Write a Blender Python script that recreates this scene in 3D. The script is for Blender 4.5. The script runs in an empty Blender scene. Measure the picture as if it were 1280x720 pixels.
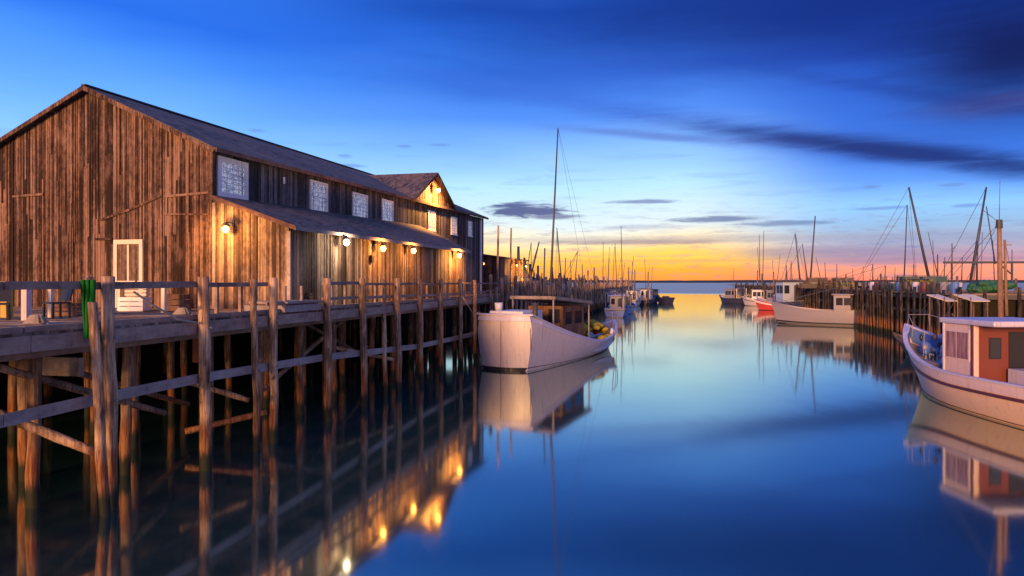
import bpy, math, random
from mathutils import Vector, Matrix
R = random.Random(7)
C = bpy.context.scene.collection
sc = bpy.context.scene
EYE, F, HY = 5.2, 900.0, 352.0          # eye height above the water, focal length in photo pixels, horizon row

def at(px, py, d):                       # a point at depth d seen at photo pixel (px, py)
    return Vector(((px-640)/F*d, d, EYE-(py-HY)/F*d))
def srgb(r, g, b):
    f = lambda c: (c/255/12.92) if c/255 <= .04045 else ((c/255+.055)/1.055)**2.4
    return (f(r), f(g), f(b), 1)

# ------------------------------------------------------------------ nodes
class NT:
    def __init__(s, tree):
        s.t = tree; s.n = tree.nodes; s.l = tree.links
    def node(s, typ, **kw):
        n = s.n.new(typ)
        for k, v in kw.items(): setattr(n, k, v)
        return n
    def put(s, sock, v):
        if hasattr(v, 'is_output'): s.l.new(v, sock)
        elif v is not None: sock.default_value = v
    def m(s, op, a, b=None, c=None, clamp=False):
        n = s.node('ShaderNodeMath', operation=op, use_clamp=clamp)
        s.put(n.inputs[0], a)
        if b is not None: s.put(n.inputs[1], b)
        if c is not None: s.put(n.inputs[2], c)
        return n.outputs[0]
    def mix(s, f, a, b, blend='MIX'):
        n = s.node('ShaderNodeMix', data_type='RGBA', blend_type=blend)
        n.clamp_factor = True
        s.put(n.inputs[0], f); s.put(n.inputs[6], a); s.put(n.inputs[7], b)
        return n.outputs[2]
    def ramp(s, f, stops, interp='LINEAR'):
        n = s.node('ShaderNodeValToRGB'); r = n.color_ramp; r.interpolation = interp
        while len(r.elements) < len(stops): r.elements.new(.5)
        for e, (p, c) in zip(r.elements, stops):
            e.position = p; e.color = c if len(c) == 4 else (*c, 1)
        s.put(n.inputs[0], f); return n.outputs[0]
    def noise(s, vec, scale=5, detail=4, rough=.55, dist=0):
        n = s.node('ShaderNodeTexNoise'); s.put(n.inputs['Vector'], vec)
        n.inputs['Scale'].default_value = scale; n.inputs['Detail'].default_value = detail
        n.inputs['Roughness'].default_value = rough; n.inputs['Distortion'].default_value = dist
        return n.outputs['Fac']
    def mapping(s, vec, scale=(1, 1, 1), loc=(0, 0, 0)):
        n = s.node('ShaderNodeMapping'); s.put(n.inputs['Vector'], vec)
        n.inputs['Scale'].default_value = scale; n.inputs['Location'].default_value = loc
        return n.outputs[0]
    def sep(s, v):
        n = s.node('ShaderNodeSeparateXYZ'); s.put(n.inputs[0], v); return n.outputs
    def comb(s, x, y, z):
        n = s.node('ShaderNodeCombineXYZ')
        for i, v in enumerate((x, y, z)): s.put(n.inputs[i], v)
        return n.outputs[0]
    def smooth(s, v, a, b):
        n = s.node('ShaderNodeMapRange', interpolation_type='SMOOTHSTEP')
        s.put(n.inputs[0], v); n.inputs[1].default_value = a; n.inputs[2].default_value = b
        return n.outputs[0]

def new_mat(name):
    m = bpy.data.materials.new(name); m.use_nodes = True
    t = NT(m.node_tree); b = m.node_tree.nodes['Principled BSDF']
    return m, t, b
def bump(t, b, h, strength=.3, dist=.02):
    n = t.node('ShaderNodeBump'); n.inputs['Strength'].default_value = strength
    n.inputs['Distance'].default_value = dist
    t.put(n.inputs['Height'], h); t.l.new(n.outputs[0], b.inputs['Normal'])

def wood(name, dark, light, grain=(14, 14, .5), rough=.85, contrast=1.0, patch=None):
    """weathered boards: every board its own tone, long grain streaks, worn patches"""
    m, t, b = new_mat(name)
    geo = t.node('ShaderNodeNewGeometry'); tc = t.node('ShaderNodeTexCoord')
    rnd = geo.outputs['Random Per Island']
    off = t.comb(t.m('MULTIPLY', rnd, 37.0), t.m('MULTIPLY', rnd, 91.0), t.m('MULTIPLY', rnd, 13.0))
    v = t.node('ShaderNodeVectorMath', operation='ADD'); t.l.new(tc.outputs['Object'], v.inputs[0]); t.l.new(off, v.inputs[1])
    g = t.noise(t.mapping(v.outputs[0], grain), 1, 6, .65)
    big = t.noise(t.mapping(tc.outputs['Object'], (.5, .5, .35)), 1, 4, .6)
    f = t.m('ADD', t.m('MULTIPLY', rnd, .38), t.m('MULTIPLY', g, .75))
    f = t.m('ADD', f, t.m('MULTIPLY', t.m('SUBTRACT', big, .5), .7))
    spk = t.noise(t.mapping(tc.outputs['Object'], (7, 7, 4)), 1, 5, .75)
    f = t.m('ADD', f, t.m('MULTIPLY', t.m('SUBTRACT', spk, .5), .55))
    f = t.m('MULTIPLY_ADD', t.m('SUBTRACT', f, .56), 1.7*contrast, .42, clamp=True)
    mid = tuple((a+c)*.42 for a, c in zip(dark, light))
    col = t.ramp(f, [(0, tuple(c*.45 for c in dark)), (.3, dark), (.62, mid), (1, light)])
    if patch:
        p = t.smooth(t.noise(t.mapping(tc.outputs['Object'], (.9, .9, .5), (3, 8, 1)), 1.3, 5, .7), .56, .7)
        col = t.mix(t.m('MULTIPLY', p, .6), col, (*patch, 1))
    t.l.new(col, b.inputs['Base Color']); b.inputs['Roughness'].default_value = rough
    b.inputs['Specular IOR Level'].default_value = .25
    bump(t, b, g, .5, .02)
    return m

def pile_mat(name, base, light):
    """round timber standing in the sea: bare tan above, rusty weed and barnacles by the tide line"""
    m, t, b = new_mat(name)
    geo = t.node('ShaderNodeNewGeometry'); tc = t.node('ShaderNodeTexCoord')
    oi = t.node('ShaderNodeObjectInfo'); rnd = t.m('ADD', geo.outputs['Random Per Island'], oi.outputs['Random'])
    z = t.sep(geo.outputs['Position'])[2]
    off = t.comb(t.m('MULTIPLY', rnd, 31.0), t.m('MULTIPLY', rnd, 57.0), t.m('MULTIPLY', rnd, 11.0))
    v = t.node('ShaderNodeVectorMath', operation='ADD'); t.l.new(geo.outputs['Position'], v.inputs[0]); t.l.new(off, v.inputs[1])
    g = t.noise(t.mapping(v.outputs[0], (18, 18, 1.3)), 1, 6, .7)
    g2 = t.noise(t.mapping(v.outputs[0], (2, 2, .9)), 1, 3, .6)
    f = t.m('MULTIPLY_ADD', t.m('SUBTRACT', t.m('ADD', t.m('MULTIPLY', g, .55), t.m('MULTIPLY', g2, .45)), .5), 4.2, .5, clamp=True)
    col = t.ramp(f, [(0, tuple(c*.3 for c in base)), (.4, base), (1, light)])
    knots = t.smooth(t.noise(t.mapping(v.outputs[0], (5, 5, 2.6)), 1, 2, .5), .66, .72)
    col = t.mix(t.m('MULTIPLY', knots, .75), col, (.03, .018, .012, 1))
    zz = t.m('ADD', z, t.m('MULTIPLY', t.m('SUBTRACT', g, .5), .7))
    rust = t.m('SUBTRACT', 1.0, t.smooth(zz, 1.0, 1.8))
    rc = t.mix(t.smooth(g, .42, .6), (.13, .032, .014, 1), (.24, .12, .04, 1))
    col = t.mix(t.m('MULTIPLY', rust, .95), col, rc)
    weed = t.m('SUBTRACT', 1.0, t.smooth(zz, .35, .7))
    col = t.mix(weed, col, (.012, .016, .009, 1))
    t.l.new(col, b.inputs['Base Color'])
    b.inputs['Roughness'].default_value = .75; b.inputs['Specular IOR Level'].default_value = .3
    bump(t, b, t.m('ADD', g, g2), .6, .03)
    return m

def paint(name, col, rough=.45, var=.25, dirt=(.1, .07, .05), dirt_amt=.35, spec=.5, metal=0, scale=1.5):
    """painted or bare surface with faint fading, grime and streaks"""
    m, t, b = new_mat(name)
    tc = t.node('ShaderNodeTexCoord')
    n1 = t.noise(tc.outputs['Object'], scale, 6, .65)
    n2 = t.noise(t.mapping(tc.outputs['Object'], (6, 6, .7)), 1, 5, .7)
    a = tuple(c*(1-var) for c in col)
    c = t.mix(n1, (*a, 1), (*col, 1))
    c = t.mix(t.m('MULTIPLY', t.smooth(n2, .5, .78), dirt_amt), c, (*dirt, 1))
    t.l.new(c, b.inputs['Base Color']); b.inputs['Metallic'].default_value = metal
    t.put(b.inputs['Roughness'], t.m('MULTIPLY_ADD', n1, .25, rough-.1))
    b.inputs['Specular IOR Level'].default_value = spec
    bump(t, b, n1, .12, .01)
    return m

def glow_mat(name, col, s):
    m, t, b = new_mat(name)
    b.inputs['Base Color'].default_value = (.9, .8, .6, 1)
    b.inputs['Emission Color'].default_value = (*col, 1); b.inputs['Emission Strength'].default_value = s
    return m

M = {}
M['wall'] = wood('weathered_brown_boards', (.040, .020, .014), (.245, .145, .10), (14, 14, .4), contrast=1.55, patch=(.15, .09, .065))
M['wall_side'] = wood('dark_stained_boards', (.035, .030, .032), (.22, .19, .18), (10, 10, .35))
M['wall_low'] = wood('sheltered_boards', (.07, .042, .030), (.32, .22, .15), (10, 10, .35), contrast=1.2)
M['trim'] = wood('reddish_trim', (.10, .05, .036), (.24, .15, .11), (3, 3, 3))
M['deckw'] = wood('deck_planks', (.13, .09, .065), (.38, .29, .21), (1.0, 8, 8))
M['beam'] = wood('grey_beams', (.22, .15, .115), (.48, .36, .28), (5, 1.2, 5))
M['plank'] = wood('pale_planks', (.22, .18, .16), (.45, .38, .34), (4, 1, 4))
M['pile'] = pile_mat('pile_timber', (.23, .14, .08), (.62, .43, .26))
M['pile_blackish'] = pile_mat('dark_pile_timber', (.018, .014, .011), (.11, .08, .055))  # near-black timber for the right wharf piles
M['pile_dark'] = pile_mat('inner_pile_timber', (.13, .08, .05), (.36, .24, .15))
M['pile_far'] = pile_mat('grey_pile_timber', (.10, .08, .07), (.32, .26, .21))
M['white'] = paint('white_paint', (.72, .70, .68), .4, .12)
M['cream'] = paint('cream_paint', (.72, .62, .45), .5, .12)
M['hull'] = paint('hull_white', (.56, .49, .44), .36, .1, (.20, .13, .085), .75, scale=.8)
M['hull_lit_orange'] = paint('hull_lit_orange', (.74, .50, .31), .34, .12, (.22, .13, .07), .5, scale=.8)  # white hull tinted orange, the warm light put into its colour
M['hull2'] = paint('hull_grey', (.25, .23, .265), .35, .15, (.2, .15, .13), .35, scale=.8)
M['hull_blue'] = paint('hull_pale_blue', (.35, .42, .55), .35, .15)
M['lilac'] = paint('lilac_paint', (.50, .48, .62), .4, .12)
M['pink'] = paint('faded_pink_paint', (.66, .50, .47), .4, .12)
M['blue'] = paint('blue_paint', (.08, .17, .45), .4, .2)
M['red'] = paint('red_paint', (.50, .055, .04), .38, .2)
M['brick'] = paint('rust_red_paint', (.17, .042, .026), .42, .2, dirt_amt=.2)
M['maroon'] = paint('maroon_rail', (.10, .025, .035), .4, .2)
M['black'] = paint('black_paint', (.018, .018, .02), .4, .2, dirt_amt=.1)
M['dark'] = paint('dark_grey', (.05, .048, .05), .6, .3)
M['steel'] = paint('worn_steel', (.30, .30, .32), .42, .3, (.18, .09, .05), .6, metal=.6)
M['mast'] = wood('mast_wood', (.14, .075, .045), (.36, .22, .13), (8, 8, .6))
M['mastdark'] = paint('dark_spar', (.05, .06, .085), .5, .3)
M['teal'] = paint('teal_wire', (.03, .09, .11), .6, .4)
M['netgreen'] = paint('green_net', (.012, .15, .016), .85, .35, (.01, .06, .01), .6, .1, scale=9)
M['tarp'] = paint('green_tarp', (.02, .12, .05), .6, .35, scale=3)
M['netyellow'] = paint('yellow_net', (.55, .42, .06), .85, .5, (.05, .04, .02), .7, .1, scale=8)
M['yellow'] = paint('yellow_oilskin', (.55, .38, .05), .6, .3)
M['rope'] = paint('rope', (.36, .30, .22), .9, .3)
M['darkboat'] = paint('dark_boat_paint', (.03, .035, .07), .5, .3)
M['land'] = paint('far_land', (.035, .05, .075), .95, .4, scale=.01, spec=.1)
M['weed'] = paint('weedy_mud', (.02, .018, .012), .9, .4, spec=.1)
M['bulb'] = glow_mat('lamp_glow', (1, .36, .05), 13)
M['bulb_white'] = glow_mat('white_lamp_glow', (1, .80, .50), 9)

def shingles():
    m, t, b = new_mat('asphalt_shingles')
    tc = t.node('ShaderNodeTexCoord')
    n = t.node('ShaderNodeTexBrick'); t.l.new(t.mapping(tc.outputs['Object'], (1, 1, 1)), n.inputs['Vector'])
    s = t.sep(tc.outputs['Object'])
    v = t.comb(s[1], s[0], 0.0); t.l.new(v, n.inputs['Vector'])
    n.inputs['Scale'].default_value = 1.0; n.inputs['Brick Width'].default_value = .33; n.inputs['Row Height'].default_value = .16
    n.inputs['Mortar Size'].default_value = .008
    n.inputs['Color1'].default_value = (.022, .02, .024, 1); n.inputs['Color2'].default_value = (.15, .12, .11, 1)
    n.inputs['Mortar'].default_value = (.01, .01, .012, 1)
    w = t.noise(t.mapping(tc.outputs['Object'], (.5, .25, .5)), 1, 6, .7)
    c = t.mix(t.smooth(w, .4, .75), n.outputs['Color'], (.17, .11, .085, 1))
    t.l.new(c, b.inputs['Base Color']); b.inputs['Roughness'].default_value = .8
    b.inputs['Specular IOR Level'].default_value = .35
    bump(t, b, n.outputs['Fac'], -.3, .02)
    return m
M['roof'] = shingles()

def lace_pane():
    """old sash glass with lace curtain close behind it"""
    m, t, b = new_mat('pane_lace_curtain')
    tc = t.node('ShaderNodeTexCoord')
    v = t.node('ShaderNodeTexVoronoi', feature='F1'); t.l.new(t.mapping(tc.outputs['Object'], (9, 9, 9)), v.inputs['Vector'])
    w = t.noise(tc.outputs['Object'], 5, 5, .7)
    f = t.m('ADD', t.m('MULTIPLY', v.outputs['Distance'], .8), t.m('MULTIPLY', w, .7))
    c = t.ramp(t.smooth(f, .62, .74), [(0, (.9, .87, .82)), (.55, (.62, .62, .68)), (1, (.05, .05, .09))])
    t.l.new(c, b.inputs['Base Color']); b.inputs['Roughness'].default_value = .18
    b.inputs['Specular IOR Level'].default_value = .9
    t.l.new(c, b.inputs['Emission Color']); b.inputs['Emission Strength'].default_value = .35  # faint glow put into the curtain to brighten the panes
    b.inputs['Coat Weight'].default_value = .8; b.inputs['Coat Roughness'].default_value = .05
    return m
M['lace'] = lace_pane()
def dark_glass():
    m, t, b = new_mat('dark_glass')
    b.inputs['Base Color'].default_value = (.02, .022, .03, 1); b.inputs['Roughness'].default_value = .08
    b.inputs['Specular IOR Level'].default_value = .8
    return m
M['glass'] = dark_glass()
def windscreen():
    m, t, b = new_mat('salted_windscreen')
    tc = t.node('ShaderNodeTexCoord')
    w = t.noise(t.mapping(tc.outputs['Object'], (4, 4, .6)), 1, 4, .6)
    c = t.ramp(w, [(.3, (.10, .04, .06)), (.55, (.30, .18, .20)), (.75, (.55, .42, .40))])
    t.l.new(c, b.inputs['Base Color']); b.inputs['Roughness'].default_value = .15
    return m
M['screen'] = windscreen()

def water():
    m, t, b = new_mat('sea_water')
    geo = t.node('ShaderNodeNewGeometry'); y = t.sep(geo.outputs['Position'])[1]
    b.inputs['Base Color'].default_value = (.012, .058, .056, 1)
    b.inputs['IOR'].default_value = 2.4
    b.inputs['Specular IOR Level'].default_value = .5
    w = t.noise(t.mapping(geo.outputs['Position'], (.02, .006, 1)), 1, 3, .5)
    far = t.smooth(t.m('ADD', y, t.m('MULTIPLY', w, 120)), 330, 420)
    r = t.m('MULTIPLY_ADD', far, .42, .066)
    t.put(b.inputs['Roughness'], r)
    n = t.noise(t.mapping(geo.outputs['Position'], (.35, .12, 1)), 1, 3, .5)
    bump(t, b, n, .12, .12)
    gl = t.node('ShaderNodeBsdfGlossy'); gl.inputs['Color'].default_value = (.86, .92, .72, 1); t.put(gl.inputs['Roughness'], r)
    mx = t.node('ShaderNodeMixShader'); mx.inputs[0].default_value = .44
    t.l.new(b.outputs[0], mx.inputs[1]); t.l.new(gl.outputs[0], mx.inputs[2]); t.l.new(mx.outputs[0], m.node_tree.nodes['Material Output'].inputs[0])
    return m
M['water'] = water()

# ------------------------------------------------------------------ mesh building
class MB:
    def __init__(s): s.v = []; s.f = []
    def poly(s, pts):
        k = len(s.v); s.v += [tuple(p) for p in pts]; s.f.append(tuple(range(k, k+len(pts)))); return s
    def hexa(s, p):                      # 8 corners: bottom 4 (ccw), top 4
        k = len(s.v); s.v += [tuple(q) for q in p]
        for f in ((3, 2, 1, 0), (4, 5, 6, 7), (0, 1, 5, 4), (1, 2, 6, 5), (2, 3, 7, 6), (3, 0, 4, 7)):
            s.f.append(tuple(k+i for i in f))
        return s
    def box(s, a, b):
        (x0, y0, z0), (x1, y1, z1) = a, b
        return s.hexa([(x0, y0, z0), (x1, y0, z0), (x1, y1, z0), (x0, y1, z0), (x0, y0, z1), (x1, y0, z1), (x1, y1, z1), (x0, y1, z1)])
    def beam(s, p0, p1, w, h, up=(0, 0, 1)):
        p0, p1 = Vector(p0), Vector(p1); d = (p1-p0).normalized(); up = Vector(up)
        if abs(d.dot(up)) > .98: up = Vector((0, 1, 0))
        r = d.cross(up).normalized()*w/2; u = r.cross(d).normalized()*h/2
        return s.hexa([p0-r-u, p0+r-u, p1+r-u, p1-r-u, p0-r+u, p0+r+u, p1+r+u, p1-r+u])
    def tube(s, pts, radii, n=10, cap=True, rough=0):
        pts = [Vector(p) for p in pts]; k = len(s.v)
        for i, p in enumerate(pts):
            d = (pts[min(i+1, len(pts)-1)]-pts[max(i-1, 0)]).normalized()
            a = Vector((0, 1, 0)) if abs(d.y) < .9 else Vector((1, 0, 0))
            u = d.cross(a).normalized(); w = d.cross(u)
            r = radii[i] if isinstance(radii, (list, tuple)) else radii
            for j in range(n):
                t = 2*math.pi*j/n; q = r*(1+R.uniform(-rough, rough))
                s.v.append(tuple(p+u*math.cos(t)*q+w*math.sin(t)*q))
        for i in range(len(pts)-1):
            for j in range(n):
                a, b = k+i*n+j, k+i*n+(j+1) % n
                s.f.append((a, b, b+n, a+n))
        if cap:
            s.f.append(tuple(k+j for j in range(n))[::-1]); s.f.append(tuple(k+(len(pts)-1)*n+j for j in range(n)))
        return s
    def grid(s, rows):                   # rows of points -> quads
        k = len(s.v); n = len(rows[0])
        for r in rows: s.v += [tuple(p) for p in r]
        for i in range(len(rows)-1):
            for j in range(n-1):
                a = k+i*n+j; s.f.append((a, a+1, a+n+1, a+n))
        return s
    def blob(s, c, r, seg=12, rings=7, jit=.0):
        c = Vector(c); rows = []
        for i in range(rings+1):
            ph = math.pi*i/rings; row = []
            for j in range(seg):
                th = 2*math.pi*j/seg; q = 1+R.uniform(-jit, jit)
                row.append(c+Vector((r[0]*math.sin(ph)*math.cos(th), r[1]*math.sin(ph)*math.sin(th), r[2]*math.cos(ph)))*q)
            row.append(row[0]); rows.append(row)
        return s.grid(rows)
    def build(s, name, mat, parent=None, smooth=False, bevel=0):
        me = bpy.data.meshes.new(name); me.from_pydata(s.v, [], s.f); me.validate()
        import bmesh
        bm = bmesh.new(); bm.from_mesh(me)
        if smooth: bmesh.ops.remove_doubles(bm, verts=bm.verts, dist=1e-4)
        bmesh.ops.recalc_face_normals(bm, faces=bm.faces); bm.to_mesh(me); bm.free()
        o = bpy.data.objects.new(name, me); C.objects.link(o)
        me.materials.append(mat if not isinstance(mat, str) else M[mat])
        if smooth:
            for p in me.polygons: p.use_smooth = True
        if parent: o.parent = parent
        if bevel:
            md = o.modifiers.new('bevel', 'BEVEL'); md.width = bevel; md.segments = 2; md.limit_method = 'ANGLE'
        return o

def tag(o, label=None, cat=None, group=None, kind=None):
    if label: o['label'] = label
    if cat: o['category'] = cat
    if group: o['group'] = group
    if kind: o['kind'] = kind
    return o
def thing(name, loc, rz=0, label=None, cat=None, group=None):
    o = bpy.data.objects.new(name, None); C.objects.link(o)
    o.location = loc; o.rotation_euler = (0, 0, rz); o.empty_display_size = .2
    return tag(o, label, cat, group)
def copy_tree(o, parent=None):
    c = o.copy(); C.objects.link(c); c.parent = parent
    for ch in list(o.children): copy_tree(ch, c)
    return c
def part(name, loc, parent):             # an Empty part that carries sub-parts... used only when the part has no mesh of its own
    o = bpy.data.objects.new(name, None); C.objects.link(o); o.location = loc; o.parent = parent; return o

# ------------------------------------------------------------------ setting
w = MB().grid([[(x, y, 0) for x in (-3000, -200, 200, 3000)] for y in (-400, 0, 300, 1500, 4200)]).build('water', 'water'); tag(w, kind='structure')
b = MB().grid([[(x, y, -3) for x in (-3000, 0, 3000)] for y in (-400, 500, 4200)]).build('seabed', 'weed'); tag(b, kind='structure')
def land(name, x0, x1, d, h, seed, n=120):
    rr = random.Random(seed); rows = [[], [], []]
    for i in range(n+1):
        x = x0+(x1-x0)*i/n; e = min(1, i/10, (n-i)/10)
        z = h*e*(.85+.1*math.sin(i*.31+seed)+.08*rr.random())
        rows[0].append((x, d, -1)); rows[1].append((x, d+25, z)); rows[2].append((x, d+400, -1))
    o = MB().grid(rows).build(name, 'land', smooth=False); tag(o, kind='structure'); return o
land('far_shore', -2600, 3400, 3300, 13, 3)


# ------------------------------------------------------------------ left wharf
WH = thing('timber_wharf', (-13.1, 0, 0), -math.atan(.22),
           'long timber wharf on tan round piles along the left channel, carrying the brown barn', 'wharf')
KW = 1.0239
c_, s_ = math.cos(WH.rotation_euler.z), math.sin(WH.rotation_euler.z)
def wloc(x, y, z): return (WH.location.x+c_*x-s_*y, WH.location.y+s_*x+c_*y, z)
def wy(px): return 13.1/(.22-(px-640)/F)*KW          # distance along the face seen at pixel column px
DZ = 4.15
def wob(p0, p1, r0, r1, n=12, seg=9, amp=.03):
    p0, p1 = Vector(p0), Vector(p1); pts = []; rad = []
    for i in range(seg+1):
        t = i/seg; j = amp*math.sin(math.pi*t)
        pts.append(p0.lerp(p1, t)+Vector((R.uniform(-j, j), R.uniform(-j, j), 0)))
        rad.append((r0+(r1-r0)*t)*R.uniform(.93, 1.07))
    return MB().tube(pts, rad, n, rough=.05)
mb = MB()
y = 8.6
while y < 250:
    wdt = R.uniform(.2, .26); back = -17 if y < 75 else -9
    mb.box((back, y, DZ-.09+R.uniform(-.008, .008)), (R.uniform(-.06, .02), y+wdt-.012, DZ+R.uniform(-.008, .008)))
    y += wdt if y < 75 else wdt*1.6
mb.build('deck', 'deckw', WH)
for y0 in range(9, 250, 6):
    if y0 > 110 and y0 % 12 != 9: continue
    ln = 6 if y0 < 110 else 12
    j = R.uniform(-.02, .02)
    MB().box((.03, y0+.01, DZ-.38+j), (.11, y0+ln-.01, DZ-.05+j)).build('fascia_board', 'beam', WH)
for y0, y1, z0, z1, z2 in ((1, 14.38, 0, 0, 0),):
    pass
for y0 in [9] + list(range(15, 66, 7)):
    y1 = {9: 15}.get(y0, y0+7)
    MB().box((-.22, y0, DZ+.002), (-.04, y1-.05, DZ+.13)).build('toe_board', 'beam', WH)

front = [(124, .150, 5.32, .0), (246, .155, 5.33, .0), (306, .105, 5.27, .10), (333, .135, 5.33, -.02), (402, .145, 5.33, 0), (447, .14, 5.34, 0),
         (480, .11, 5.3, -.25), (490, .14, 5.36, .05), (520, .13, 5.34, 0), (546, .12, 5.32, 0), (571, .13, 5.36, 0), (589, .12, 5.3, .0)]
fy = [(9.6, .16, 5.3, 0), (12.9, .15, 5.3, 0)] + [(wy(a), b_, c, d_) for a, b_, c, d_ in front]
yy = 52.5
while yy < 248:
    fy.append((yy, R.uniform(.11, .15), R.choice([5.3, 5.25, 5.5, 5.7, 6.2, 5.0, 4.8]), R.uniform(-.05, .1)))
    yy += R.uniform(1.5, 2.4) if yy < 120 else R.uniform(2.2, 3.2)
for i, (y, r, top, dx) in enumerate(fy):
    x = .27+dx
    lean = R.uniform(.0, .09)
    wob((x+lean, y+lean, -3), (x-lean*.6, y-lean, top), r*1.12, r*.95, amp=.035).build('pile', 'pile', WH, smooth=True)
# the leaning companion pile by the nearest one, and its mates
wob((.62, wy(112), -3), (.34, wy(99), 4.75), .125, .10).build('pile', 'pile', WH, smooth=True)
cnt = 0
for x, sp, rr in ((-1.5, 3.3, .14), (-3.6, 3.5, .15)):
    y = 9.5+abs(x)*.4
    while y < 52:
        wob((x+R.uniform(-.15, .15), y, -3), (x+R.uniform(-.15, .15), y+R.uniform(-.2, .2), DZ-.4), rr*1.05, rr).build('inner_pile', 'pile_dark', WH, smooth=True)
        y += sp*R.uniform(.75, 1.2)
mb = MB()
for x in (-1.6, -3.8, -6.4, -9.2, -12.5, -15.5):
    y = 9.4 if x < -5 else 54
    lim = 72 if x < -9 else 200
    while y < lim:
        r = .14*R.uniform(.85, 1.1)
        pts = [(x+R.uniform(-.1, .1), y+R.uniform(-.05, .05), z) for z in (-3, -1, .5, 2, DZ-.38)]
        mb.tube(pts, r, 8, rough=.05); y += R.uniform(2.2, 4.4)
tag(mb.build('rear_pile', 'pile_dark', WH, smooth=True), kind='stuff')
MB().box((-14.2, 8.8, -3), (-13.9, 85, DZ-.12)).build('backing', 'weed', WH)  # dark sheet added behind the piles to blacken the space under the deck
MB().box((-13.9, 84.7, -3), (-5.5, 85, DZ-.12)).build('backing', 'weed', WH)  # added dark sheet closing the far end of that space
def wal(px, k):
    d = 13.1/(.22-(px-640)/F); return (.06, d*KW, EYE-k*d/F)
for (y, r, top, dx) in fy[2:9]:
    for z in (wal(0, 174)[2], DZ-.22):
        MB().tube([(.27+dx+r*.9, y, z), (.27+dx+r+.06, y, z)], .03, 8).build('bolt', 'steel', WH)
# cap beams across, stringers under the planks, walers, braces
for i, y in enumerate([9.6]+[wy(p[0]) for p in front if p[0] not in (306, 480)]+[56, 62, 68]):
    MB().box((-13.5, y-.34, DZ-.43), (.02, y-.06, DZ-.13)).build('cap_beam', 'beam', WH)
for x in (-1.2, -3.4, -6.5, -10):
    MB().box((x-.1, 8.8, DZ-.66), (x+.1, 66, DZ-.435)).build('stringer', 'beam', WH)
def wal(px, k):
    d = 13.1/(.22-(px-640)/F); return (.06, d*KW, EYE-k*d/F)
wpts = [(.06, 8.8, 2.55), wal(0, 174), wal(122, 146), wal(250, 120), wal(400, 95), wal(520, 81), wal(590, 66)]
for a, c in zip(wpts, wpts[1:]):
    MB().beam(a, (c[0], c[1]-.02, c[2]), .07, .25).build('waler', 'plank', WH)
def br(p0, p1, wd, mat='pile'):
    wob(p0, p1, wd, wd, n=8, amp=.01).build('brace', mat, WH, smooth=True)
br((.2, wy(118)-.15, 1.35), (-1.9, wy(60), 2.55), .11)
br((.15, wy(306), 1.55), (-1.6, wy(285), 2.25), .09)
br((.1, wy(330), 1.0), (-1.9, wy(300), .55), .10)
br((.15, wy(488), 1.55), (-2.2, wy(462), 2.4), .09)
br((-1.4, 9.6, 3.6), (-1.6, 14.5, 1.2), .09, 'pile_dark')
br((-1.5, 15, 3.6), (-1.5, 21, 1.4), .09, 'pile_dark')
br((-3.6, 17, 3.7), (-3.7, 25, .9), .09, 'pile_dark')
br((-1.6, 26, 1.2), (-1.5, 33, 3.6), .09, 'pile_dark')
br((-3.5, 32, 3.6), (-3.6, 40, 1.0), .09, 'pile_dark')
MB().box((-2.6, 17.6, 2.9), (-1.2, 17.75, 3.35)).build('blocking', 'plank', WH)
MB().box((-2.2, 23.2, 2.6), (-1.7, 23.5, 3.6)).build('blocking', 'brick', WH)
# top rail in lengths between the piles
rails = [8.8, wy(0), wy(113), wy(243), wy(332), wy(402), wy(447), wy(489), wy(520), wy(546), wy(571), wy(589), 52.5, 58.7, 64.9, 71.1]
for i, (a, c) in enumerate(zip(rails, rails[1:])):
    hgt = .17 if i < 3 else (.13 if i < 6 else .10)
    if i == 4: continue
    z = 5.13+R.uniform(-.03, .03)-.02*i/4
    MB().beam((.05, a+.02, z), (.05, c-.02, z+R.uniform(-.03, .03)), .1, hgt).build('rail', 'beam', WH, bevel=.008)
for i, (a, c) in enumerate(zip(rails[4:], rails[5:])):
    z = 4.5+R.uniform(-.05, .05)
    MB().beam((.0, a+.05, z), (.0, c-.05, z+R.uniform(-.05, .05)), .05, .12).build('lower_rail', 'beam', WH)
for a, c in zip(rails[3:12], rails[4:13]):
    n = 2 if a < 28 else 1
    for q in range(n):
        yq = a+(c-a)*(q+1)/(n+1)+R.uniform(-.2, .2)
        MB().beam((-.06, yq, DZ), (-.06, yq, 5.05), .09, .09).build('rail_post', 'beam', WH)
# raised loading ledge beyond the third post
MB().box((-1.4, wy(352), DZ+.01), (.12, wy(398), DZ+.24)).box((-1.3, wy(352)+.1, DZ+.3), (.16, wy(398)-.1, DZ+.37)).build('loading_ledge', 'plank', WH)

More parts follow.
